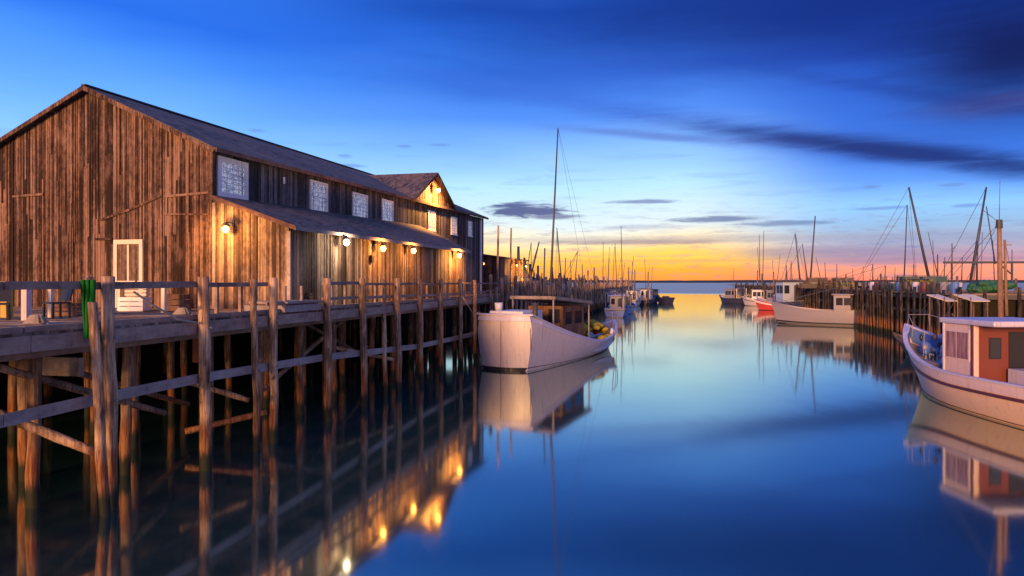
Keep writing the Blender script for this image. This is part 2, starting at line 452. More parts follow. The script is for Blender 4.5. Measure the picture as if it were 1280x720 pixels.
# ------------------------------------------------------------------ the barn
K0 = Vector((-11.67, 28.0, DZ)); RZ = -math.atan(.2444)
BN = thing('wharf_barn', K0, RZ, 'long weathered brown board barn with lean-to and warm lamps standing on the left wharf', 'barn')
Wd, Lb = 11.43, 38.2
def eave(y): return 6.21+.0165*y
def ridge(y): return 8.81+.0115*y
def main(px, py, off=0.0):               # pixel -> (y, z) on the long side wall
    c = 18.51-off; d = c/(.2444-(px-640)/F)
    return ((d-28)/.9714+(-.2374*off/.9714 if off else 0), (HY-py)*d/F+1.05)
def gab(px, py):                         # pixel -> (x, z) on the gable front
    r = (px-640)/F; s = (-11.67-28*r)/(.9714+.2374*r); d = 28+.2374*s
    return (-s, (HY-py)*d/F+1.05)
def gz(x):                               # roof line of the gable front
    return 6.21+(8.81-6.21)*(1-abs(x+Wd/2)/(Wd/2))
def boards(mb, a0, a1, lo, hi, place, wmin=.13, wmax=.21, seams=(), depth=.05, gap=.012, lapse=.0):
    a = a0
    while a < a1-.02:
        wv = min(R.uniform(wmin, wmax), a1-a); b_ = a+wv-gap
        zl0, zl1, zh0, zh1 = lo(a), lo(b_), hi(a), hi(b_)
        cuts = [0]+sorted(s+R.gauss(0, .55) for s in seams if R.random() < .3)+[None]
        for c0, c1 in zip(cuts, cuts[1:]):
            q0a = zl0 if c0 == 0 else c0+.006; q0b = zl1 if c0 == 0 else c0+.006
            q1a = zh0 if c1 is None else min(c1, zh0); q1b = zh1 if c1 is None else min(c1, zh1)
            if q1a <= q0a+.05 or q1b <= q0b+.05: continue
            t = depth*R.uniform(.45, 1.0)
            mb.hexa([place(a, -.02, q0a), place(b_, -.02, q0b), place(b_, t, q0b), place(a, t, q0a),
                     place(a, -.02, q1a), place(b_, -.02, q1b), place(b_, t, q1b), place(a, t, q1a)])
            if R.random() < lapse:
                mb.hexa([place(b_-.02, t, q0a), place(b_+.03, t, q0a), place(b_+.03, t+.02, q0a), place(b_-.02, t+.02, q0a),
                         place(b_-.02, t, q1b-.02), place(b_+.03, t, q1b-.02), place(b_+.03, t+.02, q1b-.02), place(b_-.02, t+.02, q1b-.02)])
        a += wv
fr = lambda a, o, z: (a, -o, z)
mb = MB(); boards(mb, -Wd, -.02, lambda a: 0, lambda a: gz(a)-.02, fr, .07, .13, seams=(3.3, 5.4), lapse=.3)
mb.build('gable_wall', 'wall', BN)
sd = lambda a, o, z: (o, a, z)
cg0, cg1 = main(511, 246)[0], main(563, 257)[0]; cgc = (cg0+cg1)/2
mb = MB(); boards(mb, .0, Lb, lambda a: 0, lambda a: eave(a)-.1, sd, .16, .28, seams=(), lapse=.2)
mb.build('side_wall', 'wall_side', BN)
mb = MB(); boards(mb, -Wd, 0, lambda a: 0, lambda a: gz(a)+.3, lambda a, o, z: (a, Lb+o, z), .3, .4); mb.build('rear_wall', 'wall_side', BN)
mb = MB(); boards(mb, 0, Lb, lambda a: 0, lambda a: eave(a)-.1, lambda a, o, z: (-Wd-o, a, z), .3, .4); mb.build('landward_wall', 'wall_side', BN)
# roof: two slopes, each in strips so that the courses sag a little
def slope(side):
    mb = MB(); rows = []
    for thick in (0, 1):
        pass
    n = 16; top = []; bot = []
    for i in range(n+1):
        y = -.32+(Lb+.64)*i/n; sag = .03*math.sin(i*1.9)
        xr = -Wd/2; xe = .38 if side > 0 else -Wd-.38
        zr = ridge(y)+.16; ze = eave(y)+.16-.38*(ridge(y)-eave(y))/(Wd/2)
        top.append([(xr, y, zr+sag*.3), ((xr+xe)/2, y, (zr+ze)/2+sag), (xe, y, ze)])
        bot.append([(xr, y, zr-.13+sag*.3), ((xr+xe)/2, y, (zr+ze)/2-.13+sag), (xe, y, ze-.13)])
    mb.grid(top); mb.grid(bot)
    for i in range(n): mb.poly([top[i][2], top[i+1][2], bot[i+1][2], bot[i][2]])
    for q in (0, n):
        for j in range(2): mb.poly([top[q][j], top[q][j+1], bot[q][j+1], bot[q][j]])
    return mb
slope(1).build('roof', 'roof', BN); slope(-1).build('roof', 'roof', BN)
for sx in (1, -1):
    x = .33 if sx > 0 else -Wd-.33
    ze = 6.21+.02-.33*(2.6/(Wd/2))
    MB().beam((-Wd/2, -.345, 8.81+.06), (x, -.345, ze-.02), .04, .17, up=(0, 0, 1)).build('rake_board', 'wall', BN)
MB().beam((.405, -.3, eave(0)-.09), (.405, Lb+.3, eave(Lb)-.09), .04, .17).build('eave_board', 'trim', BN)
MB().beam((-Wd/2, -.33, 8.81+.19), (-Wd/2, Lb+.33, ridge(Lb)+.19), .22, .05).build('ridge_cap', 'dark', BN)
MB().box((-.11, -.09, 0), (.085, -.052, 6.15)).box((.055, -.05, 4.3), (.09, .16, 6.1)).build('corner_board', 'wall', BN)
# relic of an old roof line and a patch on the gable
mb = MB()
for (a, c) in (((128, 275), (165, 262)), ((165, 262), (205, 244)), ((207, 246), (262, 241)), ((18, 246), (56, 243)), ((120, 299), (142, 299))):
    p, q = gab(*a), gab(*c); mb.beam((p[0], -.075, p[1]), (q[0], -.075, q[1]), .05, .09)
p, q = gab(207, 268), gab(262, 268); mb.beam((p[0], -.07, p[1]), (q[0], -.07, q[1]), .05, .06)
p, q = gab(210, 246), gab(210, 268); mb.beam((p[0], -.08, p[1]), (q[0], -.08, q[1]), .08, .04)
mb.build('old_flashing', 'wall', BN)

def window(parent, plane, a0, a1, z0, z1, nx, nz, off=.055, fw=.09, name='window', pane='lace', fmat='white'):
    """plane(a, out, z); frame with a sash grid; the pane is one sub-part"""
    fo = MB()
    def bx(m, u0, u1, v0, v1, o0, o1):
        m.hexa([plane(u0, o0, v0), plane(u1, o0, v0), plane(u1, o1, v0), plane(u0, o1, v0),
                plane(u0, o0, v1), plane(u1, o0, v1), plane(u1, o1, v1), plane(u0, o1, v1)])
    bx(fo, a0, a0+fw, z0, z1, off-.04, off+.05); bx(fo, a1-fw, a1, z0, z1, off-.04, off+.05)
    bx(fo, a0+fw, a1-fw, z1-fw, z1, off-.04, off+.05); bx(fo, a0+fw, a1-fw, z0, z0+fw, off-.04, off+.05)
    W = fo.build(name, fmat, parent)
    p = MB(); bx(p, a0+fw, a1-fw, z0+fw, z1-fw, off-.035, off-.0); p.build('pane', pane, W)
    g = MB(); t = .022
    for i in range(1, nx):
        u = a0+fw+(a1-a0-2*fw)*i/nx; bx(g, u-t/2, u+t/2, z0+fw, z1-fw, off, off+.022)
    for i in range(1, nz):
        v = z0+fw+(z1-z0-2*fw)*i/nz; tt = t*(2 if i == nz//2 else 1); bx(g, a0+fw, a1-fw, v-tt/2, v+tt/2, off, off+.027)
    g.build('sash_bars', fmat, W)
    s = MB(); bx(s, a0-.05, a1+.05, z0-.07, z0-.002, off-.04, off+.09); s.build('sill', fmat, W)
    return W
for (x0, x1, yt, yb) in ((270, 308, 199, 249), (386, 408, 227, 266), (439, 458, 242, 275), (476, 490, 250, 279),
                         (534, 543, 263.5, 288), (563, 570, 271.5, 293), (584, 589, 276.5, 295)):
    a0 = main(x0, 0)[0]; a1 = main(x1, 0)[0]; zc = (x0+x1)/2
    z1 = main(zc, yt)[1]; z0 = main(zc, yb)[1]
    window(BN, sd, a0, a1, z0, z1, 4, 6, fw=.12 if x0 > 300 else .22)
# door in the gable
a0, zt = gab(145, 300); a1, _ = gab(181, 300); zm = gab(163, 351)[1]
D = MB()
D.box((a0, -.14, 0), (a0+.16, -.05, zt)).box((a1-.16, -.14, 0), (a1, -.05, zt)).box((a0+.16, -.14, zt-.18), (a1-.16, -.05, zt))
D = D.build('door', 'cream', BN)
MB().box((a0+.17, -.10, 0.02), (a1-.17, -.055, zt-.19)).build('door_leaf', 'wall_low', D)
mb = MB(); cx = (a0+a1)/2
mb.box((cx-.04, -.13, zm), (cx+.04, -.102, zt-.2)).box((a0+.17, -.13, zm-.16), (a1-.17, -.102, zm)).box((a0+.17, -.13, .02), (a0+.3, -.102, zm-.17))
mb.build('door_rail', 'cream', D)
MB().blob((a1-.28, -.16, 1.05), (.04, .04, .04)).build('handle', 'dark', D, smooth=True)

# lean-to
LX, LY = 3.35, 22.0
def lz(y): return 4.42+.022*y
mb = MB(); boards(mb, .09, LX, lambda a: 0, lambda a: lz(0)-.16-a*(1.30/3.7), fr, .1, .17, lapse=.35); mb.build('lean_to_end_wall', 'wall_low', BN)
mb = MB(); boards(mb, .03, LY, lambda a: 0, lambda a: 3.02, lambda a, o, z: (LX+o, a, z), .12, .2, lapse=.4); mb.build('lean_to_side_wall', 'wall_low', BN)
mb = MB(); top = []; bot = []
for i in range(13):
    y = -.22+(LY+.3)*i/12; s = .02*math.sin(i*2.3)
    top.append([(.07, y, lz(y)), (1.9, y, (lz(y)+3.1)/2+s+.03), (3.72, y, 3.12+s)]); bot.append([(a, b_, c-.1) for a, b_, c in top[-1]])
mb.grid(top); mb.grid(bot)
for q in (0, 12):
    for j in range(2): mb.poly([top[q][j], top[q][j+1], bot[q][j+1], bot[q][j]])
for i in range(12): mb.poly([top[i][2], top[i+1][2], bot[i+1][2], bot[i][2]])
mb.build('lean_to_roof', 'roof', BN)
MB().beam((.1, -.245, lz(0)-.09), (3.74, -.245, 3.06), .04, .16).build('lean_to_rake_board', 'trim', BN)
MB().beam((3.745, -.26, 3.05), (3.745, LY+.1, 3.05), .04, .15).build('lean_to_eave_board', 'plank', BN)
MB().box((3.30, -.10, 0), (3.45, -.06, 2.95)).build('corner_post', 'plank', BN)
MB().box((.10, -.12, 0), (.22, -.065, 4.1)).build('corner_post', 'plank', BN)
for yy, zz, rr in ((main(352, 0)[0], 5.0, .05),):
    MB().tube([(.12, yy, 5.5), (.12, yy, 5.8)], .06, 8).build('vent_pipe', 'white', BN)
# service pipe and hung buoy on the lean-to
py_ = (34.0-28)/.9714
MB().tube([(LX+.12, 4.5, 0), (LX+.12, 4.5, 2.8)], .04, 8).build('downpipe', 'mast', BN)
# far gabled end post
MB().box((.06, Lb-1.3, 0), (.16, Lb-.95, eave(Lb)-.3)).build('corner_post', 'white', BN)

# cross gable over the side wall
az = main(540, 218)[1]
mb = MB(); zb = eave(cgc)-.25
boards(mb, cg0, cg1, lambda a: zb, lambda a: eave(cgc)-.1+(az-eave(cgc))*(1-abs(a-cgc)/(cgc-cg0)), lambda a, o, z: (.09+o, a, z), .12, .2, lapse=.2)
mb.build('cross_gable_wall', 'wall_low', BN)
for sy in (-1, 1):
    hw = (cgc-cg0)+.25; ze = eave(cgc)-.05-.25*(az-eave(cgc))/(cgc-cg0)
    mb = MB(); P = [(.5, cgc, az+.1), (-5.9, cgc, az+.1), (-.2, cgc+sy*hw, ze+.1), (.5, cgc+sy*hw, ze+.1)]
    mb.poly(P); Q = [(a, b_, c-.1) for a, b_, c in P]; mb.poly(Q)
    for i in range(4): mb.poly([P[i], P[(i+1) % 4], Q[(i+1) % 4], Q[i]])
    mb.build('cross_gable_roof', 'roof', BN)
    MB().beam((.525, cgc, az+.0), (.525, cgc+sy*hw, ze-.0), .04, .16).build('cross_gable_rake', 'trim', BN)

# lamps: a bracket, a hood and a glowing globe each, with the light they give
def lamp(parent, wall, z, out, watt, white=False, r=.13, rot=0):
    x, y = wall; L = MB()
    dx, dy = out
    L.beam((x, y, z+.25), (x+dx*.5, y+dy*.5, z+.25), .035, .035); L.box((x-.05, y-.05, z+.12), (x+.05, y+.05, z+.38))
    L = L.build('wall_lamp', 'dark', parent)
    c = (x+dx*.5, y+dy*.5)
    MB().tube([(c[0], c[1], z+.24), (c[0], c[1], z+.2), (c[0], c[1], z+.1)], [.03, .09, .2], 16, cap=False).build('lamp_shade', 'dark', L, smooth=True)
    MB().blob((c[0], c[1], z-.02), (r, r, r*1.15), 14, 8).build('bulb', 'bulb_white' if white else 'bulb', L, smooth=True)
    ld = bpy.data.lights.new('lamp_light', 'SPOT'); ld.energy = watt*(3.7 if watt < 600 else 4.6); ld.color = (1, .78, .50) if white else (1, .42, .09)
    ld.shadow_soft_size = .1; ld.spot_size = math.radians(156); ld.spot_blend = .35
    lo = bpy.data.objects.new('lamp_light', ld); C.objects.link(lo); lo.location = (c[0]+dx*.55, c[1]+dy*.55, z-.10); lo.parent = L
    lo.rotation_euler = Vector((-dx*.9, -dy*.9, -.38 if watt < 600 else -.6)).to_track_quat('-Z', 'Y').to_euler()
def onlean(px, py):
    d = 14.97/(.2444-(px-640)/F); P = Vector((.2444*d-14.97, d))-Vector((-11.67, 28)); return (P.x*.2374+P.y*.9714, (HY-py)*d/F+1.05)
lamp(BN, (1.0, -.05), 3.05, (0, -1), 110, r=.12)
for (px, py, wt, wh) in ((421, 301, 70, True), (468, 309, 110, False), (507, 312, 120, False), (566, 318, 230, False)):
    ly, lzz = onlean(px, py); lamp(BN, (LX+.04, ly), lzz-.05, (1, 0), wt, wh)
ly, lzz = main(537, 238); lamp(BN, (.13, ly), lzz, (1, 0), 620, r=.16)
# meter box on the lean-to wall
MB().box((LX+.05, onlean(464, 0)[0]-.12, 1.95), (LX+.2, onlean(464, 0)[0]+.12, 2.3)).build('meter_box', 'black', BN)

# the neighbour behind, only its roof corner in view
NB = thing('neighbour_shed', (-34.5, 46, DZ), -.2397, 'dark roofed shed rising behind the left end of the barn at the picture edge', 'shed')
mb = MB(); boards(mb, 0, 7, lambda a: -4.5, lambda a: 6.3+.35*min(a, 7-a), fr, .3, .5); boards(mb, 0, 9, lambda a: -4.5, lambda a: 6.3, lambda a, o, z: (7+o, a, z), .3, .5)
mb.build('wall', 'wall_side', NB)
for s in (0, 1):
    a = (3.5, -.3, 7.75); b_ = (3.5, 9.3, 7.75); c = ((-.4, 7.4)[s], 9.3, 6.25); d = ((-.4, 7.4)[s], -.3, 6.25)
    Q = [(p[0], p[1], p[2]-.12) for p in (a, b_, c, d)]; mb = MB(); mb.poly([a, b_, c, d]); mb.poly(Q)
    P = (a, b_, c, d)
    for i in range(4): mb.poly([P[i], P[(i+1) % 4], Q[(i+1) % 4], Q[i]])
    mb.build('roof', 'roof', NB)

exec_rest = True
# ------------------------------------------------------------------ boats
def hull_pts(L, B, zst, zmid, zbow, tw, rake=1.0, wl=.82, tl=.6, full=2.2, n=22, inset=0.0, zcut=None):
    """rows of points, one row per station; local x = starboard, y = towards bow, z up from the water"""
    st = []
    for i in range(n+1):
        t = i/n
        t = 1-(1-t)**1.25
        if t < .4: b_ = B/2*(tw+(1-tw)*math.sin(t/.4*math.pi/2))
        else: b_ = B/2*max(0.0, 1-((t-.4)/.6)**full)
        zs = zmid+(zst-zmid)*max(0, 1-t/tl)**1.6+(zbow-zmid)*max(0, (t-.45)/.55)**2
        st.append((t, b_, zs))
    return st
def boat_hull(parent, L, B, zst, zmid, zbow, tw=.8, rake=1.2, mat='hull', inner='lilac', cap='lilac', boot='black', rub='maroon', rubz=.55, full=2.2, deck_h=.75, stripe=True, strake=None, bluff=0.0, belly=0.0):
    st = hull_pts(L, B, zst, zmid, zbow, tw, full=full)
    fr_ = [(1.0, 1.0), (.75, .985), (.5, .95), (.25, .90), (.08, .85)]       # (share of height, share of beam)
    def pt(t, b_, zs, q, sgn, ins=0.0):
        if q >= 0:
            k = 1-(1-q)*(.30*t*t)-(1-q)**2*.19-(bluff*max(0, q-.75)/.25 if t < .02 else 0)
        else:
            k = .81-.3*t*t+q*.9
        bb = max(0.0, b_*k-ins); z = zs*q if q >= 0 else q*1.2
        x = sgn*bb; yl = t*L-(1-max(q, 0))*rake*t**3-(1-min(1, max(q, 0)))*.0
        if q < 0: yl = t*L-rake*t**3+q*1.5*t
        return (x, yl, z)
    qs = [1.0, .86, .72, .58, .44, .3, .16, .05, 0, -.25, -.5]
    mb = MB()
    rows = []
    for (t, b_, zs) in st:
        row = [pt(t, b_, zs, q, -1) for q in qs]+[pt(t, b_, zs, q, 1) for q in qs[::-1]]
        rows.append(row)
    mb.grid(rows)
    # transom, slightly raked, as a fan
    tr = rows[0]; n = len(qs)
    def across(a, c, m_=10):
        return [(a[0]+(c[0]-a[0])*i/m_, a[1]+(c[1]-a[1])*i/m_-belly*(1-(2*i/m_-1)**2), a[2]+(c[2]-a[2])*i/m_) for i in range(m_+1)]
    mb.grid([across(tr[j], tr[-1-j]) for j in range(n)])
    H = mb.build('hull', mat, parent, smooth=True)
    md = H.modifiers.new('edge', 'EDGE_SPLIT'); md.split_angle = math.radians(38)
    # boot stripe at the water
    def band(name, q0, q1, out, m, th=.0):
        o = MB()
        for sgn in (-1, 1):
            r0 = []
            for (t, b_, zs) in st:
                r0.append([(lambda P: (P[0]+sgn*out, P[1]+out*t, P[2]))(pt(t, b_, zs, q, sgn)) for q in (q0, (q0+q1)/2, q1)])
            o.grid(r0)
            rin = [[(lambda P: (P[0]-sgn*.0, P[1], P[2]))(pt(t, b_, zs, q, sgn)) for q in (q0,)]+[r0[i][0]] for i, (t, b_, zs) in enumerate(st)]
            o.grid(rin)
            rin = [[r0[i][2], pt(t, b_, zs, q1, sgn)] for i, (t, b_, zs) in enumerate(st)]
            o.grid(rin)
        (t, b_, zs) = st[0]
        a, c = pt(t, b_, zs, q0, -1), pt(t, b_, zs, q0, 1); e, g = pt(t, b_, zs, q1, 1), pt(t, b_, zs, q1, -1)
        oo = out+.035
        o.grid([across((a[0]-out, -oo, a[2]), (c[0]+out, -oo, c[2])), across((g[0]-out, -oo, g[2]), (e[0]+out, -oo, e[2]))])
        return o.build(name, m, parent)
    if boot: band('boot_stripe', .06, -.12, .012, boot)
    if strake: band('top_strake', .995, rubz+.07, .012, strake)
    if rub: band('rub_rail', rubz+.05, rubz-.03, .05, rub)
    # inner bulwark, deck and cap rail
    ins = .12
    ri = MB()
    for sgn in (-1, 1):
        ri.grid([[(sgn*max(0, b_-ins), t*L-ins*(t > .95), zs-.01), (sgn*max(0, b_*.93-ins), t*L-ins*(t > .95)-.1*t, max(.3, zs-deck_h))] for (t, b_, zs) in st])
    (t, b_, zs) = st[0]
    ri.poly([(-(b_-ins), .1, zs-.01), ((b_-ins), .1, zs-.01), ((b_*.93-ins), .1, zs-deck_h), (-(b_*.93-ins), .1, zs-deck_h)])
    ri.build('bulwark', inner, parent)
    dk = MB(); dk.grid([[(-max(0, b_*.94-ins), t*L-.1*t, max(.3, zs-deck_h)+.01), (max(0, b_*.94-ins), t*L-.1*t, max(.3, zs-deck_h)+.01)] for (t, b_, zs) in st])
    dk.build('deck', 'deckw', parent)
    cp = MB()
    for sgn in (-1, 1):
        cp.grid([[(sgn*(b_+.05), t*L+.05*t, zs-.03), (sgn*(b_+.05), t*L+.05*t, zs+.05), (sgn*max(0, b_-ins-.03), t*L-(.15 if t > .95 else 0), zs+.05), (sgn*max(0, b_-ins-.03), t*L-(.15 if t > .95 else 0), zs-.03)] for (t, b_, zs) in st])
    cp.box((-(b_ if 0 else st[0][1]+.05), -.05, st[0][2]-.03), (st[0][1]+.05, .15, st[0][2]+.052))
    if belly:
        z_ = st[0][2]; w_ = st[0][1]+.04
        cp.grid([across((-w_, -.05, z_-.03), (w_, -.05, z_-.03)), across((-w_, -.05, z_+.048), (w_, -.05, z_+.048)), [(x, .1, z_+.048) for x, _, _ in across((-w_, 0, 0), (w_, 0, 0))]])
    cp.build('cap_rail', cap, parent)
    return st

def zsheer(st, L, y):
    t = y/L; return min(st, key=lambda s: abs(s[0]-t))

def wheelhouse(parent, x0, x1, y0, y1, z0, z1, wall='white', roof='lilac', front='screen', over=.2, aft=True, roof_aft=0.0, win=True):
    cab = MB().box((x0, y0, z0), (x1, y1, z1)).build('cabin', wall, parent, bevel=.03)
    MB().box((x0-over, y0-over-roof_aft, z1+.002), (x1+over, y1+over, z1+.14)).build('roof', roof, cab, bevel=.04)
    if win:
        h0, h1 = z0+(z1-z0)*.5, z0+(z1-z0)*.86
        n = 2
        for i in range(n):
            a = y0+.15+(y1-y0-.3)*i/n; c = a+(y1-y0-.3)/n-.12
            for x, s in ((x0, -1), (x1, 1)):
                xx = x+s*.012
                MB().box((min(x-s*.02, xx), a, h0), (max(x-s*.02, xx), c, h1)).build('window', 'glass', cab)
        for i in range(3):
            a = x0+.12+(x1-x0-.24)*i/3; c = a+(x1-x0-.24)/3-.08
            MB().box((a, y1-.02, h0), (c, y1+.012, h1)).build('window', 'glass', cab)
        if aft:
            MB().box((x0+.2, y0-.012, h0), (x0+.2+(x1-x0)*.25, y0+.02, h1)).build('window', 'glass', cab)
            MB().box((x0+(x1-x0)*.55, y0-.015, z0+.05), (x0+(x1-x0)*.85, y0+.02, h1+.05)).build('door', 'dark', cab)
    return cab
def spar(parent, p0, p1, r0, r1, mat='mastdark', name='mast'):
    return MB().tube([p0, tuple((a+c)/2 for a, c in zip(p0, p1)), p1], [r0, (r0+r1)/2, r1], 8).build(name, mat, parent, smooth=True)
def wire(parent, segs, r=.012, name='rigging', mat='dark'):
    mb = MB()
    for a, c in segs: mb.tube([a, c], r, 4)
    return mb.build(name, mat, parent)

# --- the fishing boat moored at the left wharf, stern towards us
CB = thing('fishing_boat', (-.45, 42.5, 0), -math.atan2(9.15, 17.5)+0.0,
           'big pale high-sterned fishing boat with tall mast and yellow net by the left wharf', 'boat')
ax = Vector((9.15, 17.5)).length
CBst = st = boat_hull(CB, 19.3, 4.6, 3.25, 1.0, 2.0, tw=.80, rake=1.6, mat='hull', cap='lilac', inner='lilac', rub='lilac', rubz=.92, boot='black', full=2.6, deck_h=.8, bluff=.10, belly=.42)
hw = st[0][1]
MB().box((-.012, -.45, .05), (.012, -.415, 3.2)).build('transom_seam', 'maroon', CB); MB().box((hw-.10, -.06, 1.2), (hw-.07, -.02, 2.5)).build('corner_strip', 'maroon', CB)
# raised afterdeck and shelter
MB().box((-1.35, .6, 2.5), (.9, 3.4, 3.42)).build('deck_box', 'white', CB, bevel=.04)
RF = MB().hexa([(-1.45, 3.4, 4.08), (1.75, 3.4, 4.08), (1.75, 9.8, 3.62), (-1.45, 9.8, 3.62), (-1.45, 3.4, 4.3), (1.75, 3.4, 4.3), (1.75, 9.8, 3.84), (-1.45, 9.8, 3.84)]).build('shelter_roof', 'plank', CB, bevel=.05)
for x, y in ((-1.3, 3.6), (1.55, 3.6), (-1.3, 9.6), (1.55, 9.6)):
    MB().beam((x, y, 1.0), (x, y, 4.09 if y < 5 else 3.64), .08, .08).build('roof_post', 'hull2', CB)
MB().box((-1.2, 5.6, .9), (1.3, 9.3, 3.6)).build('cabin', 'mast', CB, bevel=.03)
MB().box((.3, 5.56, 2.5), (1.1, 5.61, 3.4)).build('window', 'glass', CB)
MB().box((1.29, 6.0, 2.4), (1.33, 7.0, 3.2)).build('window', 'glass', CB)
MB().box((1.29, 7.6, 2.4), (1.33, 8.8, 3.2)).build('window', 'glass', CB)
MB().tube([(1.05, 2.0, 2.4), (1.05, 2.0, 3.9)], .16, 12).build('stove_pipe', 'dark', CB, smooth=True)
MB().tube([(-1.2, 1.5, 3.42), (-1.2, 1.5, 3.9)], [.22, .26], 12).build('bucket', 'white', CB, smooth=True)
mb = MB()
for i in range(60):
    a = R.uniform(0, 6.28); q = R.random()**.5
    mb.blob((.1+1.5*q*math.cos(a), 13.6+2.2*q*math.sin(a), .8+1.35*(1-q*q)), (.34, .34, .2), 8, 5, .2)
mb.build('net_heap', 'netyellow', CB, smooth=True)
for i in range(2):
    MB().blob((.3+R.uniform(-1, 1), 15.4+R.uniform(-.6, .9), 1.35), (.22, .22, .28), 10, 6).build('float', R.choice(['yellow', 'red', 'white']), CB, smooth=True)
wire(CB, [((2.15, 13, 1.3), (2.05, 13, 2.9)), ((1.75, 15, 1.5), (1.75, 15, 2.6)), ((2.05, 13, 2.9), (1.75, 15, 2.6))], .03, 'net_frame', 'steel')
# mast foot and head found from where they stand in the photo
def toloc(ob, P):
    Rm = Matrix.Rotation(-ob.rotation_euler.z, 3, 'Z'); return tuple(Rm @ (Vector(P)-ob.location))
mf, mt = toloc(CB, at(685, 372, 50.5)), toloc(CB, at(697.5, 160, 50.5))
spar(CB, (mf[0], mf[1], 1.0), mt, .11, .045, 'mastdark')
m2 = toloc(CB, at(681, 310, 50.5)); spar(CB, (mf[0]-.35, mf[1], 3.8), m2, .07, .05, 'mastdark', 'boom')
wire(CB, [(mt, (-.2, 17.6, 1.7)), (mt, (1.9, mf[1]+1, 1.5))], .008)
rb = MB(); rb.tube([(hw*.9, .2, 3.35), (hw*.9+.05, -.5, 2.4), (-3.4, 1.0, 4.3)], .025, 6)
# mooring line
MB().tube([(-hw, .3, 3.35), (-hw-.8, .8, 3.25), (-hw-1.8, 1.2, 4.25)], .025, 6).build('mooring_line', 'rope', CB)

# --- right foreground boat, bow away from us
RB = thing('lobster_boat', (19.98, 22.6, 0), math.radians(1.0),
           'white boat with rust red cabin bulkhead, maroon rub rail and stout wooden mast', 'boat')
Lr = 13.5
st = boat_hull(RB, Lr, 4.6, 1.55, 1.5, 3.05, tw=.85, rake=1.4, mat='hull_lit_orange', strake='pink', rub='maroon', rubz=.66, cap='lilac', inner='blue', full=2.5, deck_h=.75)
c0, c1 = 6.25, 8.1
CABL, CABR = -1.42, 1.5
cab = MB().box((CABL, c0, .85), (CABR, c1, 3.45)).build('cabin', 'pink', RB, bevel=.02)
MB().box((CABL-.12, c0-1.4, 3.452), (CABR+.15, c1+.2, 3.68)).build('roof', 'lilac', cab, bevel=.06)
MB().box((CABL+.24, c0-.03, .87), (CABR-.02, c0-.002, 3.42)).build('aft_panel', 'brick', cab)
W = MB().box((CABL+.62, c0-.05, 2.1), (CABL+1.12, c0-.032, 2.95)).build('window', 'black', cab)
MB().box((CABL+.67, c0-.062, 2.15), (CABL+1.07, c0-.051, 2.9)).build('pane', 'glass', W)
Dd = MB().box((CABL+1.42, c0-.06, .95), (CABL+2.15, c0-.032, 3.2)).build('door', 'black', cab)
W = MB().box((CABL-.03, c0+.18, 1.95), (CABL-.002, c1-.12, 3.25)).build('side_window', 'pink', cab)
MB().box((CABL-.045, c0+.26, 2.05), (CABL-.031, c0+.95, 3.12)).build('pane', 'screen', W)
MB().box((CABL-.045, c0+1.02, 2.05), (CABL-.031, c1-.2, 3.12)).build('pane', 'screen', W)
MB().box((CABL-.05, c0-.02, .85), (CABL+.02, c0+.05, 3.44)).build('corner_post', 'maroon', cab)
MB().box((CABL-.05, c1-.02, .85), (CABL+.03, c1+.05, 3.6)).build('corner_post', 'lilac', cab)
MB().box((-.2, 4.6, .8), (1.2, 6.0, 1.75)).build('engine_box', 'lilac', RB, bevel=.04)
# gear on the foredeck: traps, bow rail, winch, coils
for i, (x, y) in enumerate(((-.6, 9.2), (.3, 9.3), (-.3, 10.4))):
    t_ = MB(); z = 1.05+.2*i
    for a in (0, .5, 1):
        for c in (0, 1): t_.beam((x+a*.5, y, z+c*.35), (x+a*.5, y+.9, z+c*.35), .03, .03); 
    for a in (0, .3, .6, .9):
        t_.beam((x, y+a, z), (x+.5, y+a, z), .025, .025); t_.beam((x, y+a, z+.35), (x+.5, y+a, z+.35), .025, .025); t_.beam((x, y+a, z), (x, y+a, z+.35), .025, .025); t_.beam((x+.5, y+a, z), (x+.5, y+a, z+.35), .025, .025)
    t_.build('gear_frame', 'white', RB)
wire(RB, [((s*1.55, 9.4, 1.9), (s*1.5, 9.4, 2.95)) for s in (-1, 1)]+[((s*1.15, 11, 2.3), (s*1.1, 11, 3.25)) for s in (-1, 1)]+[((s*.55, 12.4, 2.8), (s*.5, 12.4, 3.6)) for s in (-1, 1)]
     + [((s*1.5, 9.4, 2.95), (s*1.1, 11, 3.25)) for s in (-1, 1)]+[((s*1.1, 11, 3.25), (s*.5, 12.4, 3.6)) for s in (-1, 1)]+[((-.5, 12.4, 3.6), (.5, 12.4, 3.6))], .015, 'bow_rail', 'hull2')
MB().box((-1.0, 8.5, .85), (.7, 10.9, 1.6)).build('foredeck_hatch', 'hull2', RB, bevel=.03)
for i in range(58): MB().blob((R.uniform(-.95, .6), R.uniform(8.55, 10.7), R.uniform(1.6, 2.85)), (R.uniform(.05, .12), R.uniform(.05, .12), R.uniform(.08, .22)), 8, 6, .06).build('buoy', ['white', 'dark', 'lilac', 'blue', 'hull2', 'black', 'white'][i % 7], RB, smooth=True)
MB().blob((-.55, 10.9, 2.1), (.26, .26, .32), 10, 7).build('float', 'blue', RB, smooth=True)
mp = toloc(RB, at(1252, 384, 31.4)); mp2 = toloc(RB, at(1249, 278, 31.4))
mx, my = mp[0], mp[1]
spar(RB, (mx, my, .9), mp2, .13, .085, 'mast')
MB().tube([(mp2[0], mp2[1], mp2[2]-.25), (mp2[0], mp2[1], mp2[2]+.12)], [.14, .12], 10).build('masthead', 'dark', RB)
q = toloc(RB, at(1256, 300, 31.4)); spar(RB, (mx+.22, my, 3.7), q, .07, .05, 'mast', 'gaff')
